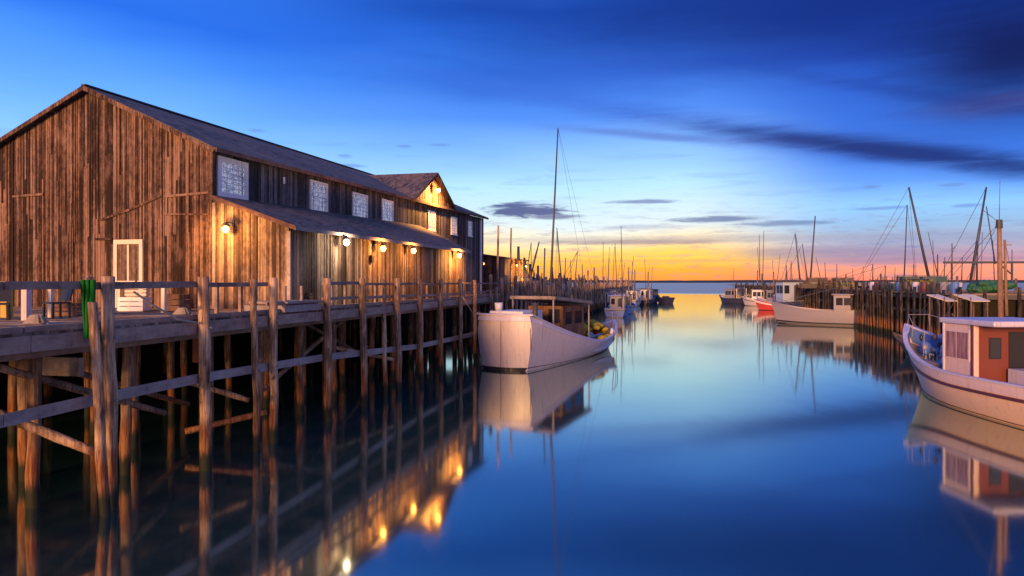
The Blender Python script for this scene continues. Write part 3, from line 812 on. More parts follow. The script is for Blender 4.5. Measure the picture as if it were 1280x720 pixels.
q2 = toloc(RB, at(1250, 225, 31.4)); spar(RB, mp2, q2, .015, .008, 'maroon', 'antenna')
wire(RB, [(mp2, toloc(RB, at(1228, 262, 31.4))), (mp2, (-1.3, c1+.1, 3.7)), (mp2, (0, 13.0, 3.2)), (q, toloc(RB, at(1262, 330, 31.4)))], .012)
spar(RB, toloc(RB, at(1244, 330, 31.4)), toloc(RB, at(1233, 258, 31.4)), .03, .02, 'mastdark', 'outrigger')
MB().beam((mx-.25, my, EYE+1.6), (mx+.45, my, EYE+1.6), .04, .04).build('crosstree', 'mast', RB)

# --- smaller boats: one maker, different colours, trims and gear
def small_boat(loc, rz, L, B, label, group=None, mat='hull', strake=None, zst=1.1, zmid=.95, zbow=1.8, cabin=(.45, .68), cab_h=1.5, masts=(), cabmat='white', roof='lilac', rub='maroon', arch=False, gear=True, name='lobster_boat', rubz=.8):
    b_ = thing(name, loc, rz, label, 'boat', group)
    st = boat_hull(b_, L, B, zst, zmid, zbow, tw=.8, rake=.9, mat=mat, strake=strake, rub=rub, rubz=rubz, inner='hull2', cap=mat, full=2.3, deck_h=.5)
    if cabin: wheelhouse(b_, -B*.3, B*.3, L*cabin[0], L*cabin[1], zmid-.5, zmid+cab_h, wall=cabmat, roof=roof)
    for (mx_, my_, tz, lx, ly, r) in masts:
        spar(b_, (mx_, my_*L, zmid-.3), (mx_+lx, my_*L+ly, tz), r, r*.5)
    if arch:
        wire(b_, [((-B*.4, L*.15, zmid), (-B*.4, L*.15, zmid+2.4)), ((B*.4, L*.15, zmid), (B*.4, L*.15, zmid+2.4)), ((-B*.4, L*.15, zmid+2.4), (B*.4, L*.15, zmid+2.4))], .05, 'gantry', 'steel')
    if gear:
        for i in range(3):
            MB().box((-B*.25+i*.5, L*(.12+.07*i), zmid-.4), (-B*.25+i*.5+.6, L*(.12+.07*i)+.6, zmid+.15+.12*i)).build('fish_box', R.choice(['white', 'blue', 'yellow', 'hull2']), b_)
    wire(b_, [((0, L*.9, zbow), (0, L*(cabin[1] if cabin else .5), zmid+cab_h+.8)), ((-B*.3, L*.8, zbow-.3), (-B*.2, L*.96, zbow+.5)), ((B*.3, L*.8, zbow-.3), (B*.2, L*.96, zbow+.5))], .02, 'bow_rail', 'steel')
    return b_
def AT(px, d): return ((px-640)/F*d, d, 0)
# grey boat before the right wharf: bow to the left and away
small_boat((43.0, 83.6, 0), math.radians(56), 12.6, 4.0, 'grey white workboat with a boxy wheelhouse moored before the dark crowded piles', None, 'hull2', None, 1.9, 1.7, 2.7, (.24, .40), 1.9, (), 'hull2', 'hull2', 'black', rubz=.12, name='workboat')
MB()
small_boat((52.5, 127, 0), math.radians(60), 9.5, 3.4, 'small red and white hulled boat just beyond the grey workboat', None, 'red', 'white', 1.2, 1.1, 2.0, (.4, .6), 1.6, ((0, .35, 8.5, 1.2, 0, .07), (0, .4, 7.5, -1.1, 0, .06)), 'hull2', 'lilac', 'white', name='fishing_boat')
# left far
small_boat((17.6, 116, 0), math.radians(-12), 11, 4.6, 'pale blue grey boat, nearest of the small far boats along the left wharf', None, 'hull_blue', 'hull2', 1.3, 1.2, 2.1, (.42, .6), 1.8, ((0, .4, 14.5, -.3, 0, .09), (1, .35, 9.5, .8, 0, .06)), 'hull2', 'hull2', 'black', name='lobster_boat')
small_boat((17.2, 137, 0), math.radians(-8), 11, 4.2, 'dark blue boat with two thin crossed spars behind the pale blue boat on the left', None, 'darkboat', 'hull2', 1.3, 1.2, 2.1, (.4, .6), 1.9, ((0, .4, 13, .1, 0, .09), (.8, .45, 12, .5, 0, .07)), 'white', 'hull2', 'black', True, name='fishing_boat')
small_boat((24.5, 152, 0), math.radians(-20), 10, 4, 'white hulled boat with a square steel frame off the far left wharf', None, 'hull', None, 1.3, 1.2, 2.0, (.45, .65), 2.0, ((0, .5, 9.5, 0, 0, .08),), 'white', 'hull2', 'black', True, name='lobster_boat')
small_boat((31.5, 172, 0), math.radians(-30), 10, 4, 'dark boat with a black cabin, outermost boat off the far left wharf', None, 'darkboat', None, 1.3, 1.2, 2.0, (.35, .7), 2.0, ((0, .5, 9, .4, 0, .08),), 'dark', 'dark', 'black', True, name='fishing_boat')
small_boat((22.0, 171, 0), math.radians(-15), 11, 4, 'grey boat with a blue wheelhouse tucked against the far left wharf', None, 'hull2', None, 1.3, 1.2, 2.0, (.35, .6), 2.4, ((0, .5, 11, .4, 0, .08), (0, .2, 8, -.8, 0, .06)), 'hull_blue', 'hull2', 'black', True, name='fishing_boat')
small_boat((20.6, 147, 0), math.radians(-6), 10, 3.8, 'cream boat with a tall thin mast tucked between the darker far left boats', None, 'hull', None, 1.3, 1.2, 2.0, (.4, .62), 2.1, ((0, .5, 12.5, .5, 0, .08), (.5, .3, 10, 1.2, 0, .05), (-.6, .6, 9, -.8, 0, .05)), 'white', 'hull2', 'black', True, name='lobster_boat')
small_boat((28.6, 160, 0), math.radians(-25), 10, 3.8, 'navy boat with a white wheelhouse second from the tip of the left fleet', None, 'darkboat', 'hull2', 1.3, 1.2, 2.0, (.4, .62), 2.2, ((0, .5, 10.5, -.4, 0, .08), (.5, .3, 9, .7, 0, .05)), 'white', 'hull2', 'black', True, name='fishing_boat')
small_boat((14.8, 104, 0), math.radians(-14), 9.5, 3.6, 'blue hulled boat close against the left wharf, just behind the yellow net', None, 'blue', 'hull2', 1.3, 1.1, 2.0, (.4, .62), 1.9, ((0, .5, 11, -.4, 0, .08), (.5, .3, 8, .7, 0, .05)), 'hull2', 'lilac', 'black', True, name='lobster_boat')
small_boat((54.0, 138, 0), math.radians(30), 9, 3.6, 'lilac grey boat tucked behind the red hulled boat on the right', None, 'lilac', None, 1.3, 1.2, 2.0, (.4, .62), 2.2, ((0, .5, 9.5, -.6, 0, .07), (.5, .3, 8.5, .7, 0, .05)), 'hull2', 'hull2', 'black', True, name='lobster_boat')
# right far
small_boat((55.8, 150, 0), math.radians(40), 9, 3.6, 'white cabined boat behind the red hulled boat on the right', None, 'hull', None, 1.3, 1.2, 2.0, (.4, .65), 2.2, ((0, .5, 15.2, -.4, 0, .1), (.4, .5, 12.5, -1.5, 0, .08), (.8, .5, 16, .6, 0, .1)), 'white', 'hull2', 'black', True, name='lobster_boat')
small_boat((54.5, 168, 0), math.radians(25), 9, 3.6, 'dark hulled boat with bare stub mast, leftmost of the boats along the right wharf', None, 'darkboat', None, 1.3, 1.2, 2.0, (.4, .65), 2.2, ((0, .5, 8.5, .6, 0, .08),), 'hull2', 'hull2', 'black', True, name='fishing_boat')
# dark float in mid channel, another off the right boats
def float_box(loc, rz, s, label):
    o = thing('dark_skiff', loc, rz, label, 'skiff', None)
    mb = MB(); w2, l2, h = s[0]/2, s[1]/2, s[2]
    mb.hexa([(-w2*.72, -l2*.8, -.3), (w2*.72, -l2*.8, -.3), (w2*.72, l2*.8, -.3), (-w2*.72, l2*.8, -.3), (-w2, -l2, h), (w2, -l2, h), (w2, l2, h), (-w2, l2, h)])
    mb.build('hull', 'darkboat', o, bevel=.1)
    MB().box((-w2*1.03, -l2*1.03, h), (w2*1.03, l2*1.03, h+.14)).build('gunwale', 'black', o)
    MB().box((-w2*.5, -l2*.3, h+.14), (w2*.5, l2*.2, h+.45)).build('thwart_box', 'dark', o)
float_box(AT(832, 172), .3, (2.6, 4.2, 1.3), 'dark square-sterned skiff floating alone off the tip of the left wharf boats')
float_box(AT(936.5, 172), -.4, (2.2, 3.6, 1.9), 'dark skiff lying just left of the boats on the right side')

# ------------------------------------------------------------------ right wharf
RW = thing('pile_wharf', (23.1, 0, 0), -math.atan(.20), 'dark wharf walled with crowded upright piles along the right side of the channel', 'wharf')
KR = math.sqrt(1.04); RD = 4.25
y0 = 57.5
mb = MB()
y = y0
while y < 240: mb.box((.1, y, RD-.12), (40 if y < 80 else 14, y+.42, RD+R.uniform(-.01, .01))); y += .44
mb.build('deck', 'deckw', RW)
y = y0+.2; k = 0; extra = MB()
while y < 215:
    r = R.uniform(.08, .14); top = RD+R.choice([-.3, -.1, .1, .3, .5, .8, 1.1])*R.uniform(.7, 1.1)
    ln = R.uniform(-.18, .18)
    if k < 96: wob((-.1+R.uniform(-.12, .1), y, -3), (-.1+ln, y+R.uniform(-.1, .1), top), r*1.05, r, 9, 5).build('pile', 'pile_blackish', RW, smooth=True)
    else: extra.tube([(-.1, y, -3), (-.1+ln, y, top)], r, 7)
    y += R.uniform(.6, 1.35) if y < 120 else R.uniform(1.2, 1.9); k += 1
x = .6
while x < 38:
    r = R.uniform(.13, .18); extra.tube([(x, y0-.1+R.uniform(-.1, .1), -3), (x+R.uniform(-.1, .1), y0-.1, RD+R.uniform(-.3, .7))], r, 8, rough=.04); x += R.uniform(.7, 1.3)
for x in (1.8, 4.2, 7, 10):
    y = y0+1
    while y < 160: extra.tube([(x, y, -3), (x, y, RD-.2)], .15, 7); y += R.uniform(1.6, 3)
tag(extra.build('rear_pile', 'pile_blackish', RW, smooth=True), kind='stuff')
MB().box((1.1, y0+.3, -3), (1.3, 200, RD-.15)).build('backing', 'weed', RW)  # added dark sheet so the gaps between the piles read black
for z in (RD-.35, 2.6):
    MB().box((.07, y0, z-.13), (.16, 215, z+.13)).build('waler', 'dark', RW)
MB().box((.4, y0+.5, -3), (38, y0+.7, RD-.15)).build('backing', 'weed', RW)  # added dark sheet hiding bright water behind the front piles
MB().box((0, y0-.02, RD-.45), (38, y0+.1, RD-.1)).build('fascia_board', 'dark', RW)

def rwp(px, d): return Vector(((px-640)/F*d, d, 0))
# heaps of traps and crates on the right wharf, single pieces
def trap_mesh(w_, l_, h_):
    mb = MB(); t = .035
    for x in (-w_/2, 0, w_/2):
        for z in (0, h_): mb.beam((x, -l_/2, z+t/2), (x, l_/2, z+t/2), t, t)
    for i in range(6):
        y = -l_/2+l_*i/5
        for z in (0, h_): mb.beam((-w_/2, y, z+t/2), (w_/2, y, z+t/2), t*.8, t*.8)
        for x in (-w_/2, w_/2): mb.beam((x, y, 0), (x, y, h_), t*.8, t*.8)
    for i in range(1, 4):
        z = h_*i/4
        for x in (-w_/2, w_/2): mb.beam((x, -l_/2, z), (x, l_/2, z), t*.6, t*.6)
        for y in (-l_/2, l_/2): mb.beam((-w_/2, y, z), (w_/2, y, z), t*.6, t*.6)
    return mb
def make_trap(mat, w_=1.3, l_=2.2, h_=.75):
    o = thing('lobster_trap', (0, 0, 0), 0, None, 'trap')
    trap_mesh(w_, l_, h_).build('frame', mat, o)
    MB().box((-w_/2+.05, -l_/2+.05, .06), (w_/2-.05, l_/2-.05, h_-.06)).build('netting', M['teal'] if mat != 'mast' else M['dark'], o)
    return o
ORD = ['first', 'second', 'third', 'fourth', 'fifth', 'sixth', 'seventh', 'eighth', 'ninth', 'tenth', 'eleventh', 'twelfth']
proto = {'teal': make_trap('teal'), 'mast': make_trap('mast')}
used = set()
def put_trap(kind, loc, rz, label, group):
    o = proto[kind] if kind not in used else copy_tree(proto[kind])
    used.add(kind); o.location = loc; o.rotation_euler = (0, 0, rz); o['label'] = label; o['group'] = group
for row, zlev in (('bottom', 0), ('top', 1)):
    for i in range(6):
        if zlev and i in (0, 2, 5): continue
        P = rwp(1122+i*13-(zlev*3), 72+i*.25)
        put_trap('teal', (P.x, P.y+R.uniform(-.3, .3), RD+.012+zlev*.76), -.2+R.uniform(-.1, .1), f'dark teal trap on the right wharf, {ORD[i]} from left in the {row} row', 'teal traps heaped on the right wharf')
for row, zlev in (('bottom', 0), ('top', 1)):
    for i in range(6):
        if zlev and i in (0, 3): continue
        P = rwp(1006+i*11-(zlev*2), 104+i*.3)
        put_trap('mast', (P.x, P.y, RD+.012+zlev*.76), -.2+R.uniform(-.15, .15), f'brown trap behind the grey workboat, {ORD[i]} from left in the {row} row', 'wooden traps on the right wharf')
for row, zlev in (('bottom', 0), ('top', 1)):
    for i in range(8):
        if zlev and i in (1, 6): continue
        P = rwp(652+i*8-(zlev*2), 82+i*3.4)
        put_trap('mast', (P.x-1.6, P.y, DZ+.012+zlev*.76), -.2+R.uniform(-.15, .15), f'brown trap on the far left wharf, {ORD[i]} from the barn, {row} row', 'wooden traps on the left wharf')

# green tarp heap, fish house roofs, gantry, sheds at the right edge
T = MB()
for i in range(22): T.blob((R.uniform(-1.4, 1.4), R.uniform(-.8, .8), R.uniform(.1, .7)), (R.uniform(.4, .7), R.uniform(.4, .6), R.uniform(.25, .45)), 9, 6, .12)
T = T.build('tarp_heap', 'tarp'); T.location = at(1240, 0, 61); T.location.z = RD+.05
tag(T, 'green tarpaulin heap on the right wharf left of the stout wooden mast', 'tarpaulin')
def shelter(px, d, w_, l_, z0, z1, mat, label, name='bait_shelter'):
    P = rwp(px, d); o = thing(name, (P.x, P.y, z0), -.1, label, 'shelter')
    for sx in (-1, 1):
        for sy in (-1, 1): MB().beam((sx*w_*.45, sy*l_*.45, 0), (sx*w_*.45, sy*l_*.45, z1-z0), .12, .12).build('post', 'pile_far', o)
    mb = MB(); h = z1-z0
    mb.hexa([(-w_/2, -l_/2, h), (w_/2, -l_/2, h), (w_/2, l_/2, h+.35), (-w_/2, l_/2, h+.35), (-w_/2, -l_/2, h+.1), (w_/2, -l_/2, h+.1), (w_/2, l_/2, h+.45), (-w_/2, l_/2, h+.45)])
    mb.build('roof', mat, o); MB().box((-w_*.4, l_*.1, 0), (w_*.4, l_*.35, h-.3)).build('back_panel', 'dark', o)
# two skiffs with pale canopies lying before the right wharf corner
def canopy_boat(px, d, w_, label, rz=.2):
    P = rwp(px, d); o = thing('canopy_boat', (P.x, P.y-2.6, 0), rz, label, 'boat', 'canopy boats by the right wharf corner')
    st = boat_hull(o, 6.5, 2.4, .9, .8, 1.5, mat='dark', rub='mast', rubz=.8, inner='dark', cap='mast', full=2.3, deck_h=.4)
    ch = EYE-(367-HY)*d/F
    for sx in (-1, 1):
        for yy in (1.7, 2.9): MB().beam((sx*w_*.42, yy, .5), (sx*w_*.42, yy, ch-.2), .05, .05).build('canopy_post', 'mast', o)
    MB().hexa([(-w_*.42, 1.5, ch-.50), (w_*.42, 1.5, ch-.50), (w_*.5, 3.1, ch-.12), (-w_*.5, 3.1, ch-.12), (-w_*.42, 1.46, ch-.44), (w_*.42, 1.46, ch-.44), (w_*.5, 3.06, ch-.06), (-w_*.5, 3.06, ch-.06)]).build('canopy', 'cream', o)
canopy_boat(1184, 48, .95, 'small dark boat under a narrow pale canopy beside the end of the right pile wall', .25)
canopy_boat(1216, 47, 1.35, 'small dark boat under a wider pale canopy behind the roof of the red cabin boat', .1)

G = thing('dock_hoist', (rwp(1232, 90).x, 90, RD), -.1, 'long dark horizontal hoist beam on legs above the wharf at the right edge', 'hoist')
zb = EYE+24*90/F-RD
MB().beam((-5, 0, zb), (9, 0, zb), .2, .26).build('beam', 'mastdark', G)
for x in (-4, 3.1, 8): MB().beam((x, 0, 0), (x, 0, zb-.13), .18, .18).build('leg', 'mastdark', G)
MB().beam((3.2, 0, zb-1.6), (1.6, 0, zb-.2), .15, .15).build('brace', 'mastdark', G)

def dragger(px, d, label, spars, rz=.3, mat='darkboat', L=15):
    P = rwp(px, d); o = thing('trawler', (P.x, P.y, 0), rz, label, 'boat')
    boat_hull(o, L, 5, 2.2, 1.8, 3.2, mat=mat, rub='dark', rubz=.85, inner='hull2', cap='hull2', full=2.4)
    wheelhouse(o, -1.7, 1.7, L*.5, L*.72, 1.4, 5.1, wall='hull_blue', roof='dark')
    for (x0, y0_, x1, y1_, r, nm) in spars:
        a = toloc(o, at(x0, y0_, d+L*.5)); c = toloc(o, at(x1, y1_, d+L*.5)); spar(o, a, c, r, r*.6, 'mastdark', nm)
    a = toloc(o, at(spars[0][0], spars[0][1], d+L*.5)); 
    wire(o, [(toloc(o, at(s[2], s[3], d+L*.5)), (0, L*.95, 3.3)) for s in spars[:2]]+[(toloc(o, at(s[2], s[3], d+L*.5)), (0, .3, 2.6)) for s in spars[:2]], .03)
    return o
dragger(1150, 96, 'dark trawler with a tall boom leaning left behind the right pile wall', [(1162, 352, 1136, 234, .2, 'boom'), (1130, 352, 1134, 256, .1, 'mast'), (1172, 345, 1160, 290, .06, 'stay'), (1172, 352, 1172, 318, .12, 'post'), (1180, 352, 1181, 322, .08, 'post'), (1168, 352, 1166, 300, .05, 'stay'), (1142, 352, 1142, 330, .08, 'post')], .2)
dragger(1215, 92, 'dark trawler with a tall boom leaning right, left of the wooden mast', [(1213, 352, 1233, 234, .2, 'boom'), (1221, 352, 1222, 300, .14, 'mast'), (1190, 340, 1190, 304, .1, 'post'), (1190, 312, 1194, 308, .05, 'crosstree'), (1202, 350, 1203, 322, .08, 'post'), (1243, 350, 1241, 300, .07, 'mast'), (1226, 350, 1228, 290, .05, 'stay'), (1265, 350, 1265, 312, .08, 'post')], -.2)
dragger(1015, 112, 'dark boat with a fan of three bare masts rising behind the grey workboat', [(1000, 350, 994, 292, .13, 'mast'), (1009, 350, 1003, 305, .09, 'mast'), (1013, 350, 1019, 270, .15, 'mast'), (1026, 350, 1020, 322, .06, 'mast'), (1046, 348, 1046, 330, .08, 'mast'), (972, 349, 975, 318, .05, 'mast'), (990, 350, 989, 326, .07, 'post'), (984, 350, 983, 331, .07, 'post'), (1032, 350, 1031, 328, .07, 'post')], .1, L=12)
dragger(1085, 118, 'low trawler cluttered with short posts and a yellow net spreader beyond the right wharf', [(1091, 350, 1091, 330, .1, 'post'), (1106, 350, 1107, 332, .1, 'post'), (1079, 350, 1079, 333, .06, 'post'), (1066, 350, 1066, 335, .06, 'post'), (1118, 350, 1119, 334, .06, 'post')], .9, L=12)
dragger(700, 118, 'dark boat with slanting thin masts lying behind the far left wharf', [(702, 352, 696, 285, .12, 'mast'), (719, 350, 722, 314, .08, 'mast'), (706, 350, 707, 322, .1, 'post'), (714, 350, 713, 326, .08, 'post'), (728, 350, 728, 330, .08, 'post'), (692, 350, 689, 318, .06, 'post')], 0, L=13)
dragger(655, 92, 'dark boat with two leaning spars behind the wharf just past the barn', [(662, 352, 674, 302, .13, 'boom'), (664, 345, 664, 303, .06, 'mast'), (648, 352, 648, 308, .28, 'post')], 0, L=12)
# poles standing off the end of the barn
for (px, yt, d, r, lab) in ((622, 282, 58, .13, 'tall bare pole just right of the barn, nearer of the pair'),
                            (638, 285, 62, .11, 'tall bare pole just right of the barn, farther of the pair')):
    a = at(px-2, 400, d); c = at(px+1, yt, d); o = wob((a.x, a.y, -3), c, r, r*.55, 10, 8, .04).build('mooring_pole', 'pile', smooth=True)
    tag(o, lab, 'pole', 'mooring poles beyond the barn')
for i, (px, yt, d) in enumerate(((655, 322, 70), (663, 330, 76), (672, 332, 80), (690, 334, 88), (735, 338, 118), (742, 334, 124), (786, 334, 150), (793, 337, 152), (811, 340, 160))):
    a = rwp(px, d); o = wob((a.x, a.y, -3), (a.x+R.uniform(-.2, .2), a.y, EYE+(HY-yt)*d/F), .15, .11, 8, 6, .03).build('mooring_pole', 'pile_far', smooth=True)
    tag(o, f'plain grey pole, {ORD[i]} outward from the barn in the line beyond the left wharf', 'pole', 'line of grey poles beyond the barn')
for i, (px, yt, d) in enumerate(((946, 338, 165), (953, 342, 160), (966, 340, 140), (984, 338, 138), (1058, 343, 100), (1100, 342, 92), (1145, 344, 84), (1196, 345, 70), (1268, 348, 66))):
    a = rwp(px, d); o = wob((a.x, a.y, -3), (a.x+R.uniform(-.2, .2), a.y, EYE+(HY-yt)*d/F), .15, .11, 8, 6, .03).build('mooring_pole', 'pile_far', smooth=True)
    tag(o, f'plain grey pole, {ORD[i]} from the left in the line behind the right wharf', 'pole', 'line of grey poles on the right')

# net racks and stacked gear on the far wharves: upright stakes in frames, each rack a thing
def rack(P, rz, L, n, h, mat, label, group):
    o = thing('net_rack', P, rz, label, 'rack', group)
    MB().beam((0, 0, h*.45), (0, L, h*.45), .08, .10).build('rail', mat, o)
    MB().beam((0, 0, h*.85), (0, L, h*.85), .08, .10).build('rail', mat, o)
    for i in range(n):
        y_ = L*i/(n-1)+R.uniform(-.1, .1)
        MB().beam((R.uniform(-.1, .1), y_, 0), (R.uniform(-.15, .15), y_+R.uniform(-.15, .15), h*R.uniform(.8, 1.25)), .1, .1).build('stake', mat, o)
    mb = MB(); rows = []
    for i in range(9):
        rows.append([(.06+.1*math.sin(i*2.1+j), L*i/8, h*(.8-.19*j)+.06*math.sin(i*1.7)) for j in range(4)])
    mb.grid(rows); nn = mb.build('hung_net', R.choice(['netyellow', 'teal', 'dark', 'rope']), o); md = nn.modifiers.new('t', 'SOLIDIFY'); md.thickness = .04
for i in range(7):
    y_ = 70+i*12; rack((*wloc(-1.6-(i % 2)*1.2, y_, DZ)[:2], DZ+.01), WH.rotation_euler.z, 8.5, 9, R.uniform(1.3, 1.9), R.choice(['mast', 'pile_far']), f'rough net rack on the left wharf, {ORD[i]} beyond the barn', 'net racks on the left wharf')
for i in range(7):
    y_ = 66+i*13; P = Matrix.Rotation(RW.rotation_euler.z, 3, 'Z') @ Vector((1.4+(i % 2), y_, 0))+RW.location
    rack((P.x, P.y, RD+.01), RW.rotation_euler.z, 9, 10, R.uniform(.9, 1.4), R.choice(['mast', 'pile_far']), f'rough net rack on the right wharf, {ORD[i]} from its near end', 'net racks on the right wharf')

def barrel(P, mat, label, group):
    o = thing('barrel', P, 0, label, 'barrel', group)
    MB().tube([(0, 0, 0), (0, 0, .3), (0, 0, .6), (0, 0, .9)], [.27, .31, .31, .27], 12).build('body', mat, o, smooth=False)
    MB().tube([(0, 0, .9), (0, 0, .94)], [.24, .24], 12).build('lid', 'dark', o)
cols = [('blue', 'blue'), ('hull2', 'grey'), ('dark', 'black'), ('maroon', 'maroon'), ('lilac', 'pale lilac'), ('darkboat', 'navy')]
for i in range(12):
    m_, cn = cols[i % 6]; y_ = 58.6+i*2.3; P = Matrix.Rotation(RW.rotation_euler.z, 3, 'Z') @ Vector((.75+R.uniform(-.1, .2), y_, 0))+RW.location
    barrel((P.x, P.y, RD+.012), m_, f'{cn} barrel on the right wharf edge, {ORD[i]} from its near end', 'barrels on the right wharf')
for i in range(12):
    m_, cn = cols[(i+1) % 6]; y_ = 67+i*3.1
    barrel((*wloc(-.75+R.uniform(-.2, .1), y_, DZ)[:2], DZ+.012), m_, f'{cn} barrel on the left wharf edge, {ORD[i]} past the barn', 'barrels on the left wharf')

# low fish shed past the barn, lit warm
FS = thing('fish_shed', (-4.2, 66.5, DZ), RZ, 'low board shed glowing orange just past the far end of the barn', 'shed')
mb = MB(); boards(mb, 0, 9, lambda a: 0, lambda a: 3.2, lambda a, o, z: (3.6+o, a, z), .15, .25, lapse=.4); boards(mb, 0, 3.6, lambda a: 0, lambda a: 3.7-.14*a, fr, .15, .25, lapse=.4)
mb.build('wall', 'wall_low', FS)
MB().hexa([(-.2, -.3, 3.72), (3.9, -.3, 3.15), (3.9, 9.2, 3.15), (-.2, 9.2, 3.72), (-.2, -.3, 3.84), (3.9, -.3, 3.27), (3.9, 9.2, 3.27), (-.2, 9.2, 3.84)]).build('roof', 'roof', FS)
lamp(FS, (1.8, -.05), 2.7, (0, -1), 90, r=.06)
lamp(FS, (3.66, 2.6), 2.6, (1, 0), 170, r=.06)
lamp(FS, (3.66, 6.6), 2.6, (1, 0), 170, r=.06)

# ------------------------------------------------------------------ things on the left wharf
def tow(px, d, z=0): return ((px-640)/F*d, d, DZ+z)
def post(px, d, w_, h, mat, label, name='deck_post'):
    o = thing(name, tow(px, d), -.2, label, 'post'); MB().beam((0, 0, 0), (0, 0, h), w_, w_).build('shaft', mat, o)
    MB().box((-w_*.62, -w_*.62, h), (w_*.62, w_*.62, h+.06)).build('cap', mat, o)
post(8.5, 21, .22, 1.0, 'yellow', 'stout yellow brown post at the far left behind the wharf rail')
post(33, 19.5, .17, .98, 'pink', 'pale pinkish post behind the wharf rail, second from the left edge')
post(63.5, 21, .11, .95, 'cream', 'slim cream post beside the black chair behind the wharf rail')
post(205, 24.5, .13, .95, 'cream', 'slim cream post right of the gable door')
def chair(px, d, rz, label):
    o = thing('deck_chair', tow(px, d), rz, label, 'chair', 'black chairs behind the rail')
    MB().box((-.26, -.26, .42), (.26, .26, .47)).build('seat', 'black', o)
    MB().hexa([(-.26, .2, .5), (.26, .2, .5), (.26, .25, .5), (-.26, .25, .5), (-.24, .32, .98), (.24, .32, .98), (.24, .37, .98), (-.24, .37, .98)]).build('backrest', 'black', o)
    for x in (-.23, .23):
        for y_ in (-.23, .23): MB().beam((x, y_, 0), (x*.95, y_*.95, .42), .05, .05).build('leg', 'black', o)
chair(-2, 19.5, .5, 'black deck chair cut by the left picture edge behind the rail')
chair(71, 20.5, -.5, 'black deck chair between the slim cream post and the green net')
def crate(px, d, z, s, mat, label, rz=0):
    o = thing('fish_crate', tow(px, d, z), rz, label, 'crate', 'crates on the left wharf')
    mb = MB(); a, c, h = s[0]/2, s[1]/2, s[2]
    for i in range(3):
        z0 = .02+i*h/3; z1 = z0+h/3-.03
        mb.box((-a, -c, z0), (a, -c+.03, z1)).box((-a, c-.03, z0), (a, c, z1)).box((-a, -c+.03, z0), (-a+.03, c-.03, z1)).box((a-.03, -c+.03, z0), (a, c-.03, z1))
    mb.build('slats', mat, o); MB().box((-a+.03, -c+.03, 0), (a-.03, c-.03, .04)).build('bottom', mat, o)
crate(168, 25.5, .01, (.9, .6, .5), 'white', 'white slatted crate lying before the gable door')
crate(172, 25.6, .53, (.7, .5, .35), 'cream', 'cream slatted crate on top of the white crate by the door', .2)
crate(220, 25.5, .01, (.8, .6, .6), 'mast', 'brown slatted crate between the gable door and the barn corner')
crate(85, 22, .01, (.9, .6, .4), 'mast', 'brown slatted crate behind the green net')
crate(380, 28.5, .25, (.6, .5, .35), 'wall_low', 'weathered crate on the raised loading ledge by the lean-to')
for (px, d, lab) in ((45, 17.6, 'heap of coiled rope on the deck between the pale posts behind the rail'), (228, 22.5, 'heap of coiled rope on the deck just left of the second tall pile')):
    pts = []
    for i in range(90):
        a = i*.42; r = .28-.0018*i; pts.append(Vector(tow(px, d, .03+.0022*i))+Vector((r*math.cos(a), r*.9*math.sin(a), 0)))
    tag(MB().tube(pts, .02, 5).build('rope_heap', 'rope'), lab, 'rope', None)
# green net hung over the rail
rows = []
for i in range(15):
    z = 5.24-i*.092; row = []
    for j in range(11):
        u = j/10; row.append(((u-.5)*(.25-.006*i)+.006*math.sin(i*.7), -.035*math.sin(u*17+i*.15)-.03, z-5.24))
    rows.append(row)
mb = MB(); mb.grid(rows)
g = mb.build('green_net', 'netgreen', smooth=True); md = g.modifiers.new('t', 'SOLIDIFY'); md.thickness = .03
g.location = (0, 0, 0)
q = WH.matrix_basis @ Vector((.52, wy(99.5), 5.24)) if False else None
g.location = wloc(.22, wy(100), 5.24); g.rotation_euler = (0, 0, .35)
tag(g, 'vivid green net hanging over the rail beside the nearest tall pile', 'net')
MB()
rp = MB(); rp.tube([wloc(.15, wy(104), 5.1+.1*math.sin(a)) if False else Vector(wloc(.12+.02*math.cos(a), wy(107)+.12*math.cos(a), 5.18+.14*math.sin(a))) for a in [i*.5 for i in range(13)]], .02, 6)
tag(rp.build('rope_coil', 'rope'), 'coil of rope tied at the rail end between the green net and nearest pile', 'rope')
dr = MB(); dr.tube([Vector(wloc(.1, wy(163), 4.95)), Vector(wloc(.16, wy(185), 4.6)), Vector(wloc(.2, wy(215), 4.2)), Vector(wloc(.2, wy(238), 4.08))], .03, 6)
tag(dr.build('draped_rope', 'rope'), 'pale rope draped down from the rail across the deck edge before the gable door', 'rope')

# gulls / birds far off
# ------------------------------------------------------------------ sky
wd = bpy.data.worlds.new('World'); sc.world = wd; wd.use_nodes = True
t = NT(wd.node_tree); bg = wd.node_tree.nodes['Background']
tc = t.node('ShaderNodeTexCoord'); X, Y, Z = t.sep(tc.outputs['Generated'])[:3]
az = t.m('ARCTAN2', X, Y); hz = t.m('SQRT', t.m('ADD', t.m('MULTIPLY', X, X), t.m('MULTIPLY', Y, Y)))
tl = t.m('DIVIDE', Z, t.m('MAXIMUM', hz, .02))
def pa(px): return math.atan((px-640)/F)
def pt_(px, py): return (HY-py)/F*math.cos(pa(px))
flow = t.noise(t.comb(t.m('MULTIPLY', az, 3.2), t.m('MULTIPLY', tl, 16), 0.0), 1.3, 5, .6, .4)
fine2 = t.noise(t.comb(t.m('MULTIPLY', az, 26), t.m('MULTIPLY', tl, 190), 5.0), 1.0, 6, .65, .5)
fine = t.noise(t.comb(t.m('MULTIPLY', az, 9), t.m('MULTIPLY', tl, 90), 2.0), 1.0, 6, .62, .6)
flow2 = t.noise(t.comb(t.m('MULTIPLY', az, 2.2), t.m('MULTIPLY', tl, 9), 7.0), 1.0, 2, .45, .2)
